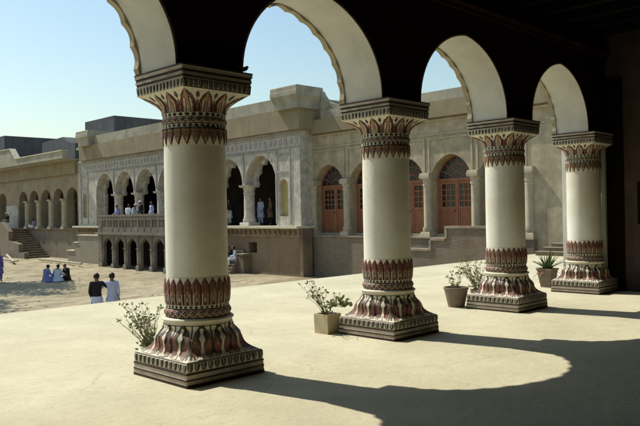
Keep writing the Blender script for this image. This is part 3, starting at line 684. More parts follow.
# stepped wall in front of the door wing
mb = MB(); P_ = [(-8.0, -2.2), (-8.0, -0.16), (-9.5, -0.16), (-9.5, 0.32), (-10.37, 0.32), (-10.37, 0.86), (-13.2, 0.86), (-13.2, -2.2)]
st_ = empty('stepped_wall', FO, FR, 'brick stair wall with stepped coping in front of the orange doors', 'wall')
mb.prism(P_, 0.5, 0.1).build('brickwork', ['stone'], st_)
mb = MB()
for a, b, z in ((-9.44, -7.95, -0.156), (-10.31, -9.505, 0.324), (-13.25, -10.37+0.06, 0.864)): mb.box(a, b, 0.05, 0.56, z, z+0.10)
mb.box(-9.56, -9.44, 0.502, 0.55, -0.14, 0.32); mb.box(-10.43, -10.31, 0.502, 0.55, 0.43, 0.86)
mb.build('coping', ['coping'], st_)
mb = MB()
for k in range(7): mb.box(-9.6-k*0.32, -9.6-(k+1)*0.32, -0.655, 0.098, -2.2, -0.6+0.16*k)
mb.build('steps', ['coping'], st_)

# ---- left wing
lw = empty('arcade_wing', FO, FR, 'brownish far wing with a row of open arches at the left edge', 'building')
LC = [28.42, 31.14, 33.86, 36.56, 39.20, 44.6, 47.3, 50.0]; LH = 1.08; LS = 3.22; LF = 0.68
p = [(56, 5.7), (27.25, 5.7), (27.25, LF)]
for c in LC: p += [(c-LH, LF)]+arch(c, LH, LS, 1.02, 24, 0.06, 2, 0.05)+[(c+LH, LF)]
p += [(56, LF)]
MB().prism(p, -0.02, -0.62).build('wall', ['left'], lw, smooth=30)
mb = MB(); mb.square([(0.30, LF), (0.30, LF+0.22)]); mb.lathe([(0.29, LF+0.22), (0.30, LF+0.36), (0.26, LF+0.50), (0.25, LS-0.2), (0.28, LS-0.1)], n=14); mb.square([(0.30, LS-0.1), (0.31, LS+0.05)])
l0 = mb.build('arcade_column', ['wingtrim'], lw, smooth=40)
us = [LC[0]+1.36+2.71*k for k in range(4)]+[45.95, 48.65]
l0.location = (us[0], 0.05, 0)
for u in us[1:]:
    c = l0.copy(); C.objects.link(c); c.location = (u, 0.05, 0)
for u in us[:4]:
    c = l0.copy(); C.objects.link(c); c.location = (u-0.55, -1.7, 0); c.name = 'inner_column'
mb = MB(); mb.box(40.35, 43.4, -0.018, 0.06, LF, 2.9); mb.build('whitewashed_pier', ['pav'], lw)
mb = MB(); mb.box(27.25, 56, -4.3, -4.0, LF, 5.7); mb.box(27.25, 56, -4.0, -0.63, 5.2, 5.5); mb.box(27.25, 56, -4.0, -0.63, LF-0.2, LF); mb.build('gallery', ['roomleft'], lw)
MB().sweep(cove(5.3, 6.36, 1.48, 0.09), [(56, -0.02), (27.25, -0.02)], side=1).build('cove_cornice', ['cove'], lw, smooth=40)
MB().prism([(27.1, 6.52), (27.1, 7.12), (37.25, 7.12), (38.5, 8.12), (56, 8.12), (56, 6.52)], 1.35, 0.95).build('parapet', ['parapet'], lw)
MB().prism([(27.08, 7.125), (27.08, 7.20), (37.22, 7.20), (38.46, 8.20), (56, 8.20), (56, 8.125), (38.5, 8.125), (37.25, 7.125)], 1.42, 0.88).build('parapet_coping', ['ledge'], lw)
MB().box(27.2, 56, -9, 0.94, 6.4, 6.515).build('roof', ['parapet'], lw)
MB().box(27.22, 56, -0.7, 0.10, -2.2, LF-0.004).build('base_wall', ['stone'], lw)
MB().box(27.22, 56, -0.7, 0.24, LF-0.0035, LF+0.05).build('base_coping', ['coping'], lw)

# rooftop rooms
o = MB().box(30.4, 36.3, -10.2, -5, 6.6, 10.9).build('rooftop_room', ['roofroom']); o.location = FO; o.rotation_euler.z = FR
tag(o, 'tallest dark flat rooftop room, above the left end of the pavilion parapet', 'rooftop room')
o = MB().prism([(34.2, 6.6), (34.2, 8.6), (35.4, 8.72), (36.8, 9.40), (41.8, 9.25), (41.8, 6.6)], -3, -5.5).build('rooftop_room', ['roofroom']); o.location = FO; o.rotation_euler.z = FR
tag(o, 'low dark rooftop block with a sloping right end, beside the tallest rooftop room', 'rooftop room')
o = MB().box(46.5, 60, -17, -1.0, 6.6, 10.30).build('rooftop_room', ['roofroom']); o.location = FO; o.rotation_euler.z = FR
tag(o, 'long dark rooftop block at the left edge of the photo, behind the low parapet', 'rooftop room')

# stairs
def stair(label, u0, u1, b0, b1, z0, z1, n, flank):
    r = empty('stone_stairs', FO, FR, label, 'stairs'); mb = MB()
    for k in range(n):
        a = u0+(u1-u0)*k/n; mb.box(a, u1, b0, b1, z0-0.3 if k == 0 else z0+(z1-z0)*k/n+0.002, z0+(z1-z0)*(k+1)/n)
    mb.build('steps', ['redstone'], r)
    mb = MB()
    for k in range(0, n):
        a = u0+(u1-u0)*k/n; zz_ = z0+(z1-z0)*(k+1)/n; mb.box(a-0.03, a+0.10, b0+0.01, b1-0.01, zz_-0.02, zz_+0.012)
    mb.build('step_nosing', ['coping'], r)
    MB().prism(flank, b1+0.005, b1+0.4).build('flank_wall', ['stone'], r)
    return r
stair('brown stairs climbing beside the far left wing, with a sloping flank wall', 32.6, 38.6, 0.26, 2.2, -1.85, 0.64, 13, [(32.2, -2.2), (32.2, -1.3), (33.5, -1.3), (33.5, -0.6), (35.8, -0.3), (35.8, 0.5), (37.6, 1.35), (43.5, 1.35), (43.5, -2.2)])
r = empty('stone_stairs', FO, FR, 'short stairs with a square end pier below the pavilion, two people sitting on them', 'stairs')
mb = MB()
for k in range(7): mb.box(4.46, 8.2, 0.13, 1.30-k*0.16, -2.0 if k == 0 else -1.85+0.19*k+0.002, -1.85+0.19*(k+1))
mb.build('steps', ['redstone'], r)
mb = MB()
for k in range(7): mb.box(4.47, 8.19, 1.30-k*0.16-0.06, 1.30-k*0.16+0.03, -1.85+0.19*(k+1)-0.02, -1.85+0.19*(k+1)+0.012)
mb.build('step_nosing', ['coping'], r)
mb = MB(); mb.box(3.98, 4.455, 0.13, 0.72, -2.2, -0.72); mb.build('end_pier', ['redstone'], r)
mb = MB(); mb.box(3.95, 4.48, 0.13, 0.76, -0.717, -0.65); mb.build('pier_cap', ['coping'], r)
sw = empty('stepped_wall', FO, FR, 'stepped brick wall beside the balcony arches, below the yellow niche', 'wall')
MB().prism([(24.9, -2.2), (24.9, -0.96), (23.67, -0.96), (23.67, -0.31), (22.94, -0.31), (22.94, 0.26), (17.4, 0.26), (17.4, -2.2)], 2.0, 1.6).build('brickwork', ['stonelit'], sw)
mb = MB()
for a, b, z in ((23.69, 24.98, -0.956), (22.96, 23.74, -0.306), (17.4, 23.0, 0.264)): mb.box(a, b, 1.55, 2.07, z, z+0.07)
mb.build('coping', ['ledge'], sw)  # paler material, puts the sunlit look of the step tops into the colour
# steps on terrace
ts = empty('terrace_steps', (18.7, 4.1, 0), 0, 'three low brown steps between the last two columns, against the far wall', 'stairs')
mb = MB()
for k in range(3): mb.box(0.35*k, 4.2, 0, 1.9-0.12*k, 0.0 if k == 0 else 0.13*k+0.002, 0.13*(k+1))
mb.build('steps', ['redstone'], ts)
mb = MB()
for k in range(3): mb.box(0.35*k-0.02, 0.35*k+0.33, 0.01, 1.9-0.12*k+0.02, 0.13*(k+1)+0.002, 0.13*(k+1)+0.02)
mb.build('treads', ['coping'], ts)

# ------------------------------------------------------------------ debris in the court
def pole(a, b, r, label):
    p0 = Vector(a); p1 = Vector(b); mid = (p0+p1)/2
    pts = [p0-mid, (p0*0.7+p1*0.3)-mid+Vector((0, 0, 0.02)), (p0*0.35+p1*0.65)-mid+Vector((0.02, 0.03, 0)), p1-mid]
    o = MB().tube(pts, [r, r*0.95, r*0.9, r*0.8], 8).build('wooden_pole', ['wood'], smooth=50); o.location = mid
    tag(o, label, 'pole', 'bleached poles lying in the court')
pole((21.3, 60, -1.62), (17.0, 47.5, -1.60), 0.11, 'longest bleached pole lying at the foot of the far left stairs')
pole((19.6, 49, -1.60), (18.9, 40.5, -1.60), 0.10, 'bleached pole lying nearer the stepped brick wall')
pole((18.0, 52, -1.62), (17.5, 48.0, -1.58), 0.09, 'short bleached pole nearest the left edge of the court')
rs = random.Random(3)
mb = MB()
for k in range(420):
    x = rs.uniform(4, 21); y = rs.uniform(EDGE+5, 48); r = rs.uniform(0.02, 0.07)
    z = float(courtz(np.array([[x]]), np.array([[y]]))[0, 0])
    q = [(x+r*rs.uniform(.6, 1.2)*math.cos(a), y+r*rs.uniform(.6, 1.2)*math.sin(a), z-0.02) for a in [i*PI/3 for i in range(6)]]
    t = (x+rs.uniform(-.3, .3)*r, y+rs.uniform(-.3, .3)*r, z+r*rs.uniform(.5, .9))
    mb.add(q+[t], [(i, (i+1) % 6, 6) for i in range(6)])
tag(mb.build('earth_clods', ['court']), kind='stuff')

# ------------------------------------------------------------------ plants
def leafquad(mb, p, d, l, w, rs, mi=0):
    d = d.normalized(); s_ = d.cross(Vector((rs.uniform(-1, 1), rs.uniform(-1, 1), rs.uniform(-1, 1)))).normalized(); n = d.cross(s_)
    a, b, c, e, f, g = p, p+d*l*.35+s_*w, p+d*l*.75+s_*w*.75, p+d*l-n*l*.1, p+d*l*.75-s_*w*.75, p+d*l*.35-s_*w
    m1 = p+d*l*.5+n*w*.35
    mb.add([a, b, c, e, f, g, m1], [(0, 1, 6), (1, 2, 6), (2, 3, 6), (3, 4, 6), (4, 5, 6), (5, 0, 6)], mi)
def twig_plant(root, z0, n, hgt, spread, seed, lean=(0, 0), lm='leaf', clump=0.12, tip=5, bushy=60, lsize=0.03):
    rs = random.Random(seed); st = MB(); lf = MB()
    for k in range(n):
        a = rs.uniform(0, 2*PI); sp = spread*rs.uniform(0.25, 1.0); h = hgt*rs.uniform(0.55, 1.0)
        e = Vector((math.cos(a)*sp+lean[0], math.sin(a)*sp+lean[1], h)); b0 = Vector((math.cos(a)*0.03, math.sin(a)*0.03, 0))
        pts = []
        for i in range(7):
            t = i/6; q = b0.lerp(e, t); q.z = h*(t**0.8); q += Vector((rs.uniform(-1, 1), rs.uniform(-1, 1), 0))*0.015
            pts.append(q+Vector((0, 0, z0)))
        st.tube(pts, [0.0045, .004, .0036, .0032, .0028, .0024, .0018], 5)
        for i in range(2, 7):
            cnt = tip if i == 6 else (rs.randint(0, 2))
            for _ in range(cnt):
                d = Vector((rs.uniform(-1, 1), rs.uniform(-1, 1), rs.uniform(-0.2, 1)))
                leafquad(lf, pts[i]+d*0.012, d, lsize*rs.uniform(.8, 1.5), lsize*0.38, rs)
        if rs.random() < 0.5:
            i = rs.randint(2, 4); q = pts[i]+Vector((rs.uniform(-1, 1)*0.12, rs.uniform(-1, 1)*0.12, 0.10)); st.tube([pts[i], (pts[i]+q)/2+Vector((0, 0, -.01)), q], [0.004, .003, .002], 4)
            for _ in range(tip): leafquad(lf, q, Vector((rs.uniform(-1, 1), rs.uniform(-1, 1), rs.uniform(-.1, 1))), lsize*1.2, lsize*0.4, rs)
    for _ in range(bushy):
        d = Vector((rs.gauss(0, 1), rs.gauss(0, 1), abs(rs.gauss(0, 1)))).normalized()
        p = Vector((0, 0, z0+0.02))+Vector((d.x*clump, d.y*clump, d.z*clump*1.3))*rs.uniform(0.3, 1)
        leafquad(lf, p, d+Vector((0, 0, .3)), lsize*rs.uniform(1.0, 1.9), lsize*0.5, rs)
    st.build('stems', ['stem'], root, smooth=60, merge=False); lf.build('foliage', [lm], root, merge=False)
g_ = 'potted plants along the arcade'
r = empty('potted_plant', (0.06, 1.02, 0), 0.2, 'twiggy green plant behind the base of the nearest column', 'plant', g_)
MB().lathe([(0.13, 0), (0.15, 0.06), (0.16, 0.07), (0.16, 0.095), (0.145, 0.095), (0.14, 0.075)], n=20).build('pot', ['clay'], r, smooth=40)
MB().lathe([(0.143, 0.077), (0.08, 0.088), (0.0, 0.09)], n=16).build('soil', ['soil'], r)
twig_plant(r, 0.09, 34, 0.58, 0.30, 11, (-0.08, 0.10), 'leaf', 0.15, 4, 190, 0.026)
r = empty('potted_plant', (2.615, 0.66, 0), 0.0, 'straggly plant in a square cream planter at the second column', 'plant', g_)
mb = MB(); mb.square([(0.125, 0), (0.132, 0.262), (0.129, 0.266), (0.115, 0.266), (0.112, 0.22)]); mb.build('planter', ['boxpot'], r)
mb = MB(); mb.square([(0.1125, 0.215), (0.111, 0.235)]); mb.build('soil', ['soil'], r)
twig_plant(r, 0.23, 14, 0.46, 0.32, 5, (-0.08, 0.04), 'leaf', 0.09, 4, 30, 0.026)
rs2 = random.Random(8); lf = MB()
for _ in range(110):
    d = Vector((rs2.gauss(0, 1), rs2.gauss(0, 1), abs(rs2.gauss(0, .7)))).normalized(); p = Vector((0.20, -0.02, 0.34))+d*rs2.uniform(.03, .17); leafquad(lf, p, d, 0.055*rs2.uniform(.7, 1.3), 0.02, rs2)
lf.build('leafy_shoot', ['dryleaf'], r, merge=False)
r = empty('potted_plant', (5.87, 0.74, 0), 0.08, 'sparse small plant in a dark tapered pot at the third column', 'plant', g_)
mb = MB(); mb.lathe([(0.138, 0), (0.203, 0.30), (0.214, 0.303), (0.217, 0.332), (0.210, 0.337), (0.190, 0.335), (0.180, 0.27)], n=32); mb.build('pot', ['clay'], r, smooth=40)
mb = MB(); mb.lathe([(0.182, 0.27), (0.1, 0.285), (0, 0.288)], n=24); mb.build('soil', ['soil'], r)
twig_plant(r, 0.28, 8, 0.34, 0.22, 21, (0.02, 0), 'dryleaf', 0.07, 5, 25, 0.034)
r = empty('potted_plant', (7.02, 1.02, 0), 0.0, 'tall pale dry bush behind the base of the third column', 'plant', g_)
MB().lathe([(0.12, 0), (0.15, 0.15), (0.16, 0.17), (0.14, 0.17), (0.13, 0.14)], n=18).build('pot', ['clay'], r, smooth=40)
MB().lathe([(0.135, 0.142), (0.0, 0.155)], n=16).build('soil', ['soil'], r)
twig_plant(r, 0.15, 30, 0.62, 0.32, 31, (-0.12, 0.08), 'dryleaf', 0.18, 4, 90, 0.030)
r = empty('potted_plant', (9.56, 0.93, 0), 0.0, 'spiky sword leaved plant in a ribbed tapered pot beside the last column', 'plant', g_)
mb = MB(); mb.square([(0.105, 0), (0.12, 0.10), (0.128, 0.105), (0.130, 0.125), (0.124, 0.13), (0.138, 0.22), (0.147, 0.225), (0.149, 0.245), (0.142, 0.25), (0.155, 0.35), (0.170, 0.355), (0.172, 0.395), (0.15, 0.395), (0.14, 0.34)]); mb.build('pot', ['clay'], r)
mb = MB(); mb.square([(0.143, 0.345), (0.142, 0.365)]); mb.build('soil', ['soil'], r)
rs3 = random.Random(4); lv = MB(); dv = MB()
for k in range(46):
    a = rs3.uniform(0, 2*PI); dry = k > 36; el = rs3.uniform(0.50, 1.5) if not dry else rs3.uniform(-0.3, 0.5); L_ = rs3.uniform(0.36, 0.52)*(0.65 if dry else 1)
    rings = []
    for i in range(6):
        t = i/5; rr = math.cos(el)*L_*t; zz_ = 0.37+math.sin(el)*L_*t-0.10*t*t*(1.2-el*0.6); w = 0.024*(1-t**1.6)+0.001; s_ = Vector((-math.sin(a), math.cos(a), 0))
        c_ = Vector((math.cos(a)*(0.03+rr), math.sin(a)*(0.03+rr), zz_)); rings.append([c_+s_*w, c_+Vector((0, 0, -0.006-0.3*w)), c_-s_*w, c_+Vector((0, 0, 0.002-0.2*w))])
    (dv if dry else lv).loft(rings)
lv.build('sword_leaves', ['yucca'], r, smooth=30, merge=False); dv.build('withered_leaves', ['yuccadry'], r, smooth=30, merge=False)

# trees outside the left edge that shade the court
def tree(x, y, h, rad, seed, label):
    rs = random.Random(seed); r = empty('shade_tree', (x, y, -1.85), 0, label, 'tree', 'trees left of the court')
    t = MB(); t.tube([(0, 0, 0), (0.1, 0.05, h*.25), (-0.05, .1, h*.5), (0, 0, h*.8)], [0.32, .26, .2, .1], 10)
    lf = MB(); tips = []
    for k in range(16):
        a = rs.uniform(0, 2*PI); z0 = h*rs.uniform(.45, .8); e = Vector((math.cos(a)*rad*rs.uniform(.4, .9), math.sin(a)*rad*rs.uniform(.4, .9), z0+rs.uniform(.5, 2.5)))
        t.tube([(0, 0, z0), (e.x*.5, e.y*.5, z0+(e.z-z0)*.4), tuple(e)], [.1, .06, .03], 6); tips.append(e); tips.append(Vector((e.x*.6, e.y*.6, z0+(e.z-z0)*.5+.3)))
    t.build('trunk', ['bark'], r, smooth=60, merge=False)
    for e in tips:
        for _ in range(330):
            p = e+Vector((rs.gauss(0, .55), rs.gauss(0, .55), rs.gauss(0, .42)))
            leafquad(lf, p, Vector((rs.uniform(-1, 1), rs.uniform(-1, 1), rs.uniform(-1, .5))), rs.uniform(.18, .32), .08, rs)
    lf.build('crown', ['leaf'], r, merge=False)
tree(8.2, 37.6, 13.2, 3.0, 1, 'tall leafy tree beyond the left edge of the court, farther one')
tree(2.6, 32.0, 12.0, 3.0, 2, 'tall leafy tree beyond the left edge of the court, nearer one')

# ------------------------------------------------------------------ people
def skin_mesh(nodes, edges, root, sub=1):
    me = bpy.data.meshes.new('tmp'); me.from_pydata([n[0] for n in nodes], edges, [])
    o = bpy.data.objects.new('tmp', me); C.objects.link(o)
    md = o.modifiers.new('s', 'SKIN'); md.use_smooth_shade = True
    for i, n in enumerate(nodes):
        sv = me.skin_vertices[0].data[i]; sv.radius = n[1] if isinstance(n[1], tuple) else (n[1], n[1]); sv.use_root = (i == root)
    if sub: sm = o.modifiers.new('u', 'SUBSURF'); sm.levels = sub; sm.render_levels = sub
    dg = bpy.context.evaluated_depsgraph_get(); ev = o.evaluated_get(dg); out = bpy.data.meshes.new_from_object(ev)
    bpy.data.objects.remove(o); bpy.data.meshes.remove(me); return out
def chain(pts, rads, nodes, edges, start=None):
    prev = start
    for p, r in zip(pts, rads):
        nodes.append((tuple(p), r)); i = len(nodes)-1
        if prev is not None: edges.append((prev, i))
        prev = i
    return prev
def person(loc, heading, pose, top, bottom, label, hair='hair', group=None, cap=None, arm_round=None, veil=None, scale=1.0, shift=None):
    """local +y is forward. poses: stand, sit_ground, sit_step, lean"""
    r = empty('person', loc, heading, label, 'person', group, scale)
    V = Vector
    if pose in ('stand', 'lean'):
        lean = 0.22 if pose == 'lean' else 0.0
        hipz = 0.92; hip = V((0, 0, hipz)); chest = V((0, lean*0.6, 1.28)); neck = V((0, lean, 1.46)); head = V((0, lean+0.03, 1.60)); crown = V((0, lean+0.02, 1.70))
        legs = [[V((s*0.09, 0, 0.86)), V((s*0.10, 0.02, 0.48)), V((s*0.11, -0.02, 0.09)), V((s*0.12, 0.12, 0.03))] for s in (-1, 1)]
    elif pose == 'sit_ground':
        hipz = 0.13; hip = V((0, -0.05, hipz)); chest = V((0, 0.04, 0.50)); neck = V((0, 0.12, 0.67)); head = V((0, 0.17, 0.80)); crown = V((0, 0.17, 0.90))
        legs = [[V((s*0.11, 0.0, 0.13)), V((s*0.30, 0.34, 0.26)), V((s*0.06, 0.42, 0.07)), V((-s*0.06, 0.48, 0.04))] for s in (-1, 1)]
    else:
        hipz = 0.10; hip = V((0, 0, hipz)); chest = V((0, 0.06, 0.46)); neck = V((0, 0.12, 0.63)); head = V((0, 0.17, 0.76)); crown = V((0, 0.17, 0.86))
        legs = [[V((s*0.10, 0.05, 0.10)), V((s*0.13, 0.46, 0.12)), V((s*0.12, 0.44, -0.30)), V((s*0.12, 0.57, -0.345))] for s in (-1, 1)]
    hl = []
    for k, s in enumerate((-1, 1)):
        sh = chest+V((s*0.155, 0.0, 0.12))
        if pose == 'stand' or pose == 'lean':
            if arm_round == s: el = sh+V((s*0.20, 0.04, -0.16)); ha = sh+V((s*0.40, 0.0, -0.30))
            elif pose == 'lean': el = sh+V((s*0.06, 0.10, -0.24)); ha = sh+V((s*-0.02, 0.34, -0.30))
            else: el = sh+V((s*0.045, -0.03, -0.28)); ha = sh+V((s*0.01, 0.14, -0.49))
        elif pose == 'sit_ground': el = sh+V((s*0.10, 0.06, -0.26)); ha = V((s*0.22, 0.32, 0.34))
        else: el = sh+V((s*0.09, 0.05, -0.26)); ha = V((s*0.10, 0.38, 0.22))
        hl.append((sh, el, ha))
    # continuous body
    nd = []; ed = []
    chain([hip, hip.lerp(chest, .5), chest, chest+V((0, .0, .13)), neck, head, crown], [(.13, .10), (.115, .09), (.14, .10), (.10, .08), .05, (.082, .095), (.06, .07)], nd, ed)
    nd.append((tuple(head+V((0, .10, -.01))), .014)); ed.append((5, len(nd)-1))              # nose
    for s in (-1, 1): nd.append((tuple(head+V((s*.085, 0, 0))), .014)); ed.append((5, len(nd)-1))   # ears
    for lg in legs: chain(lg, [.075, .055, .038, .03], nd, ed, 0)
    for sh, el, ha in hl:
        d = (ha-el).normalized(); w = chain([sh, el, ha], [.05, .038, .026], nd, ed, 3)
        pm = ha+d*.05; nd.append((tuple(pm), (.034, .016))); ed.append((w, len(nd)-1)); pi_ = len(nd)-1
        sd = d.cross(V((0, 0, 1))); sd = sd.normalized() if sd.length > .1 else V((1, 0, 0)); dn = V((0, 0, -1))
        for q, (off, ln) in enumerate(((-.03, .055), (-.01, .07), (.01, .066), (.03, .05))):
            b = pm+d*.035+sd*off; chain([b, b+d*ln*.55+dn*.008, b+d*ln*.9+dn*.03], [.009, .008, .007], nd, ed, pi_)
        b = ha+d*.02+sd*-.035; chain([b, b+d*.03-sd*.012], [.010, .008], nd, ed, w)
    me = skin_mesh(nd, ed, 0, 1); link('body', me, ['skin'], r)
    # eyes and mouth
    for s in (-1, 1): MB().lathe([(0.0, head.z+.005), (.010, head.z+.010), (.012, head.z+.016), (.010, head.z+.022), (0, head.z+.027)], s*.034, head.y+.083, 8).build('eye', ['eye'], r, smooth=60)
    # upper garment (loose tunic)
    nd = []; ed = []
    chain([hip+V((0, 0, 0.0)), hip.lerp(chest, .5), chest, chest+V((0, 0, .13)), neck-V((0, 0, .05))], [(.165, .13), (.15, .115), (.17, .125), (.13, .10), .062], nd, ed)
    nd.append((tuple(hip-V((0, 0, .07))), (.11, .09))); ed.append((0, len(nd)-1)); nd.append((tuple(hip-V((0, 0, .10))), (.05, .04))); ed.append((len(nd)-2, len(nd)-1))
    for sh, el, ha in hl: chain([sh, el, el.lerp(ha, .85)], [.068, .060, .050], nd, ed, 3)
    me = skin_mesh(nd, ed, 0, 2); link('tunic', me, [top], r)
    if pose in ('stand', 'lean'):
        # skirt of the tunic, hanging with folds
        rings = []
        for i in range(7):
            t = i/6; z = 0.98-0.50*t; ring = []
            for j in range(28):
                a = 2*PI*j/28; f = 1+0.07*t*math.sin(a*7+1.3*t)+0.04*t*math.sin(a*11)
                ring.append(((0.168+0.075*t)*f*math.cos(a), (0.135+0.075*t)*f*math.sin(a), z))
            rings.append(ring)
        MB().loft(rings).build('tunic_skirt', [bottom if top == 'black_cloth' else top], r, smooth=80)
    if pose == 'sit_ground':
        rings = []
        for z, rx, ry, oy in ((.42, .155, .115, .0), (.30, .175, .14, .0), (.17, .23, .20, .04), (.06, .31, .27, .09), (.0, .34, .30, .11)):
            rings.append([(rx*(1+.05*math.sin(a*6+z*9))*math.cos(a), oy+ry*(1+.05*math.sin(a*5))*math.sin(a), z) for a in [2*PI*j/30 for j in range(30)]])
        MB().loft(rings).build('tunic_skirt', [top], r, smooth=80)
    nd = []; ed = []; nd.append((tuple(hip), (.12, .10)))
    for lg in legs: chain([lg[0], lg[1], lg[2]+(lg[1]-lg[2])*.08], [.105, .095, .065], nd, ed, 0)
    me = skin_mesh(nd, ed, 0, 2); link('trousers', me, [bottom], r)
    hd = MB()
    if cap:
        hd.lathe([(.104, head.z+.02), (.106, head.z+.07), (.088, head.z+.115), (.0, head.z+.13)], 0, head.y, 18); hd.build('cap', [cap], r, smooth=50); hd = MB()
    rings = []
    for i in range(7):
        a = i/6; z = head.z-.055+.165*a; k = math.sqrt(max(0, 1-((a-.35)/.68)**2)); rings.append([((.092*k+.002)*math.cos(2*PI*j/20), head.y-.022+(.098*k+.002)*math.sin(2*PI*j/20)-(.03 if math.sin(2*PI*j/20) > .3 and a < .6 else 0), z) for j in range(20)])
    hd.loft(rings).build('hair', [hair], r, smooth=60)
    if veil:
        rings = []
        for i in range(6):
            t = i/5; z = head.z+.135-.62*t; k = .05+.09*min(1, t*3)+.07*t
            rings.append([(k*1.15*math.cos(a), head.y-.03+k*(1.0)*math.sin(a)-.03*t, z) for a in [PI*.92+ (PI*1.16)*j/14 for j in range(15)]]+[((k-.012)*1.15*math.cos(a), head.y-.03+(k-.012)*math.sin(a)-.03*t, z) for a in [PI*.92+(PI*1.16)*(14-j)/14 for j in range(15)]])
        MB().loft(rings).build('shawl', [veil], r, smooth=60)
    return r
def hd(dx, dy): return math.atan2(dy, dx)-PI/2      # heading so that local +y points to (dx,dy)
view = (0.711, 0.703)
GP = 'two people embracing in the court'; ZG = -1.80
person((6.33, 14.30, ZG), hd(.6, .8), 'stand', 'black_cloth', 'pale_blue_cloth', 'person in black top with an arm around the one in pale blue, seen from behind', group=GP, arm_round=1)
person((6.70, 14.02, ZG), hd(.72, .7), 'stand', 'blue_cloth', 'blue_cloth', 'person in long pale blue tunic embracing the one in black, seen from behind', group=GP, arm_round=-1)
GG = 'people sitting on the court ground'
person((12.36, 31.5, ZG), hd(.9, .3), 'sit_ground', 'deep_blue_cloth', 'deep_blue_cloth', 'leftmost of three people sitting on the court ground, deep blue clothes', group=GG)
person((12.83, 31.15, ZG), hd(.6, .6), 'sit_ground', 'pale_blue_cloth', 'white_cloth', 'middle one of three people sitting on the court ground, pale back turned', group=GG)
person((13.45, 31.3, ZG), hd(-.6, -.2), 'sit_ground', 'black_cloth', 'black_cloth', 'rightmost of three people sitting on the court ground, in black', group=GG)
person((10.55, 33.3, ZG), hd(.6, .6), 'stand', 'violet_cloth', 'violet_cloth', 'person in violet clothes cut off by the left edge', group=None)
def pf(u, b, z, du, db, pose, top, bot, label, group, **k):
    p = W(u, b, z); d = UV*du+NV*db; return person(tuple(p), hd(d.x, d.y), pose, top, bot, label, group=group, **k)
GS = 'people sitting on the pavilion stairs'
pf(5.45, 0.58, -1.09+0.0, -.3, .9, 'sit_step', 'black_cloth', 'white_cloth', 'person in black sitting on the left of the stair pair below the pavilion', GS)
pf(4.85, 0.58, -1.09+0.0, .5, .8, 'sit_step', 'pale_blue_cloth', 'white_cloth', 'person in pale clothes sitting against the stair end pier', GS)
GB = 'people on the pavilion balcony'
pf(15.2, 2.66, 1.60, .1, 1, 'sit_step', 'deep_blue_cloth', 'grey_cloth', 'person in dark blue seated at the left end of the balcony', GB)
pf(14.05, 2.62, 1.60, .5, -1, 'sit_step', 'white_cloth', 'white_cloth', 'bare headed person in white seated behind the balcony rail', GB)
pf(13.3, 2.62, 1.60, -.8, -.6, 'sit_step', 'pale_blue_cloth', 'white_cloth', 'person in pale blue with white cap seated behind the balcony rail', GB, cap='white_cloth')
pf(12.55, 2.50, 0.955, -.1, 1, 'stand', 'black_cloth', 'black_cloth', 'person in black with white cap standing upright at the balcony rail', GB, cap='white_cloth')
pf(14.6, -0.4+0.9, 0.96, 0, 1, 'stand', 'blue_cloth', 'blue_cloth', 'person in blue standing under the rightmost arch behind the balcony', GB)
pf(9.35, 2.3, -1.8, .2, 1, 'stand', 'white_cloth', 'white_cloth', 'person in white standing inside the low arches under the balcony', None)
GA = 'people standing in the right pavilion arches'
pf(8.0, -1.3, 0.96, .1, 1, 'stand', 'black_cloth', 'white_cloth', 'person in black top just right of the nearest column, in a pavilion arch', GA)
pf(4.65, -1.2, 0.96, -.2, 1, 'stand', 'blue_cloth', 'blue_cloth', 'person in blue standing in the pavilion arch next to the yellow niche', GA)
pf(3.95, -1.4, 0.96, .5, 1, 'stand', 'brown_cloth', 'black_cloth', 'person in dark clothes right of the one in blue in the pavilion arch', GA)
GW = 'people on the far left wing'
pf(36.5, 0.0, LF+0.05, -.2, 1, 'sit_ground', 'grey_cloth', 'white_cloth', 'dark haired person sitting at the edge of the far left wing arches', GW)
pf(41.2, 0.7, LF+0.67, -.4, 1, 'sit_step', 'black_cloth', 'grey_cloth', 'person with a white cap sitting at the top of the far left stairs', GW, cap='white_cloth')

# bird on the nearest capital
b = empty('bird', (0.36, -0.405, 3.12), 0.3, 'small dark bird perched on the capital corner of the nearest column', 'bird')
me = skin_mesh([((-.035, 0, .035), .018), ((0, 0, .04), .026), ((.03, 0, .06), .018), ((.045, 0, .075), .017), ((.072, 0, .072), .003), ((-.075, 0, .045), (.010, .004)), ((-.11, 0, .052), (.010, .003))], [(0, 1), (1, 2), (2, 3), (3, 4), (0, 5), (5, 6)], 1, 2)
link('body', me, ['bird'], b)
mb = MB(); mb.tube([(0, .01, .02), (.002, .01, 0)], .002, 5); mb.tube([(0, -.01, .02), (.002, -.01, 0)], .002, 5); mb.build('legs', ['bird'], b)

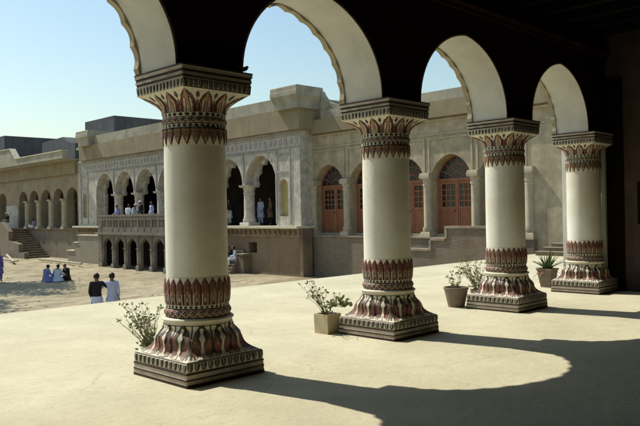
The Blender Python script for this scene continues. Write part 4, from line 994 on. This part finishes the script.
# ------------------------------------------------------------------ light, sky, camera
SUN_E, SKY_S, AIR, DUST = 5.0, 0.125, 1.5, 1.0
sc_ = bpy.context.scene
el = math.radians(51.5); az = (-0.20, 1.0); azn = math.hypot(*az); sx, sy = az[0]/azn, az[1]/azn
sd_ = Vector((sx*math.cos(el), sy*math.cos(el), math.sin(el)))
sun = bpy.data.lights.new('sun', 'SUN'); sun.energy = SUN_E; sun.angle = math.radians(0.5); sun.color = (1.0, 0.955, 0.85)
so = bpy.data.objects.new('sun', sun); C.objects.link(so); so.rotation_euler = sd_.to_track_quat('Z', 'Y').to_euler(); so.location = (0, 20, 40)
w = bpy.data.worlds.new('World'); sc_.world = w; w.use_nodes = True; nt = w.node_tree
sky = nt.nodes.new('ShaderNodeTexSky'); sky.sky_type = 'NISHITA'; sky.sun_disc = False; sky.sun_elevation = el; sky.sun_rotation = math.atan2(sx, sy)
sky.air_density = AIR; sky.dust_density = DUST; sky.ozone_density = 0.5
bg = nt.nodes['Background']; bg.inputs['Strength'].default_value = SKY_S
tint = nt.nodes.new('ShaderNodeMix'); tint.data_type = 'RGBA'; tint.blend_type = 'MULTIPLY'; tint.inputs[0].default_value = 1.0
tint.inputs[7].default_value = (0.94, 1.03, 1.055, 1); nt.links.new(sky.outputs[0], tint.inputs[6]); nt.links.new(tint.outputs[2], bg.inputs['Color'])
cam = bpy.data.cameras.new('camera'); co_ = bpy.data.objects.new('camera', cam); C.objects.link(co_)
cam.sensor_width = 36; cam.lens = 702.83/640*36; cam.clip_end = 3000; cam.clip_start = 0.05
yaw, pitch, roll = 0.790526, -0.000135, -0.018748
fwd = Vector((math.sin(yaw)*math.cos(pitch), math.cos(yaw)*math.cos(pitch), math.sin(pitch))); rt = Vector((math.cos(yaw), -math.sin(yaw), 0)); up = rt.cross(fwd)
R_ = rt*math.cos(roll)+up*math.sin(roll); U_ = -rt*math.sin(roll)+up*math.cos(roll)
mw = Matrix((R_, U_, -fwd)).transposed().to_4x4(); mw.translation = (-4.31576, -6.09578, 1.65); co_.matrix_world = mw
sc_.camera = co_
sc_.view_settings.view_transform = 'Standard'; sc_.view_settings.look = 'None'; sc_.view_settings.exposure = 0.0; sc_.view_settings.gamma = 1.0
sc_.render.engine = 'CYCLES'
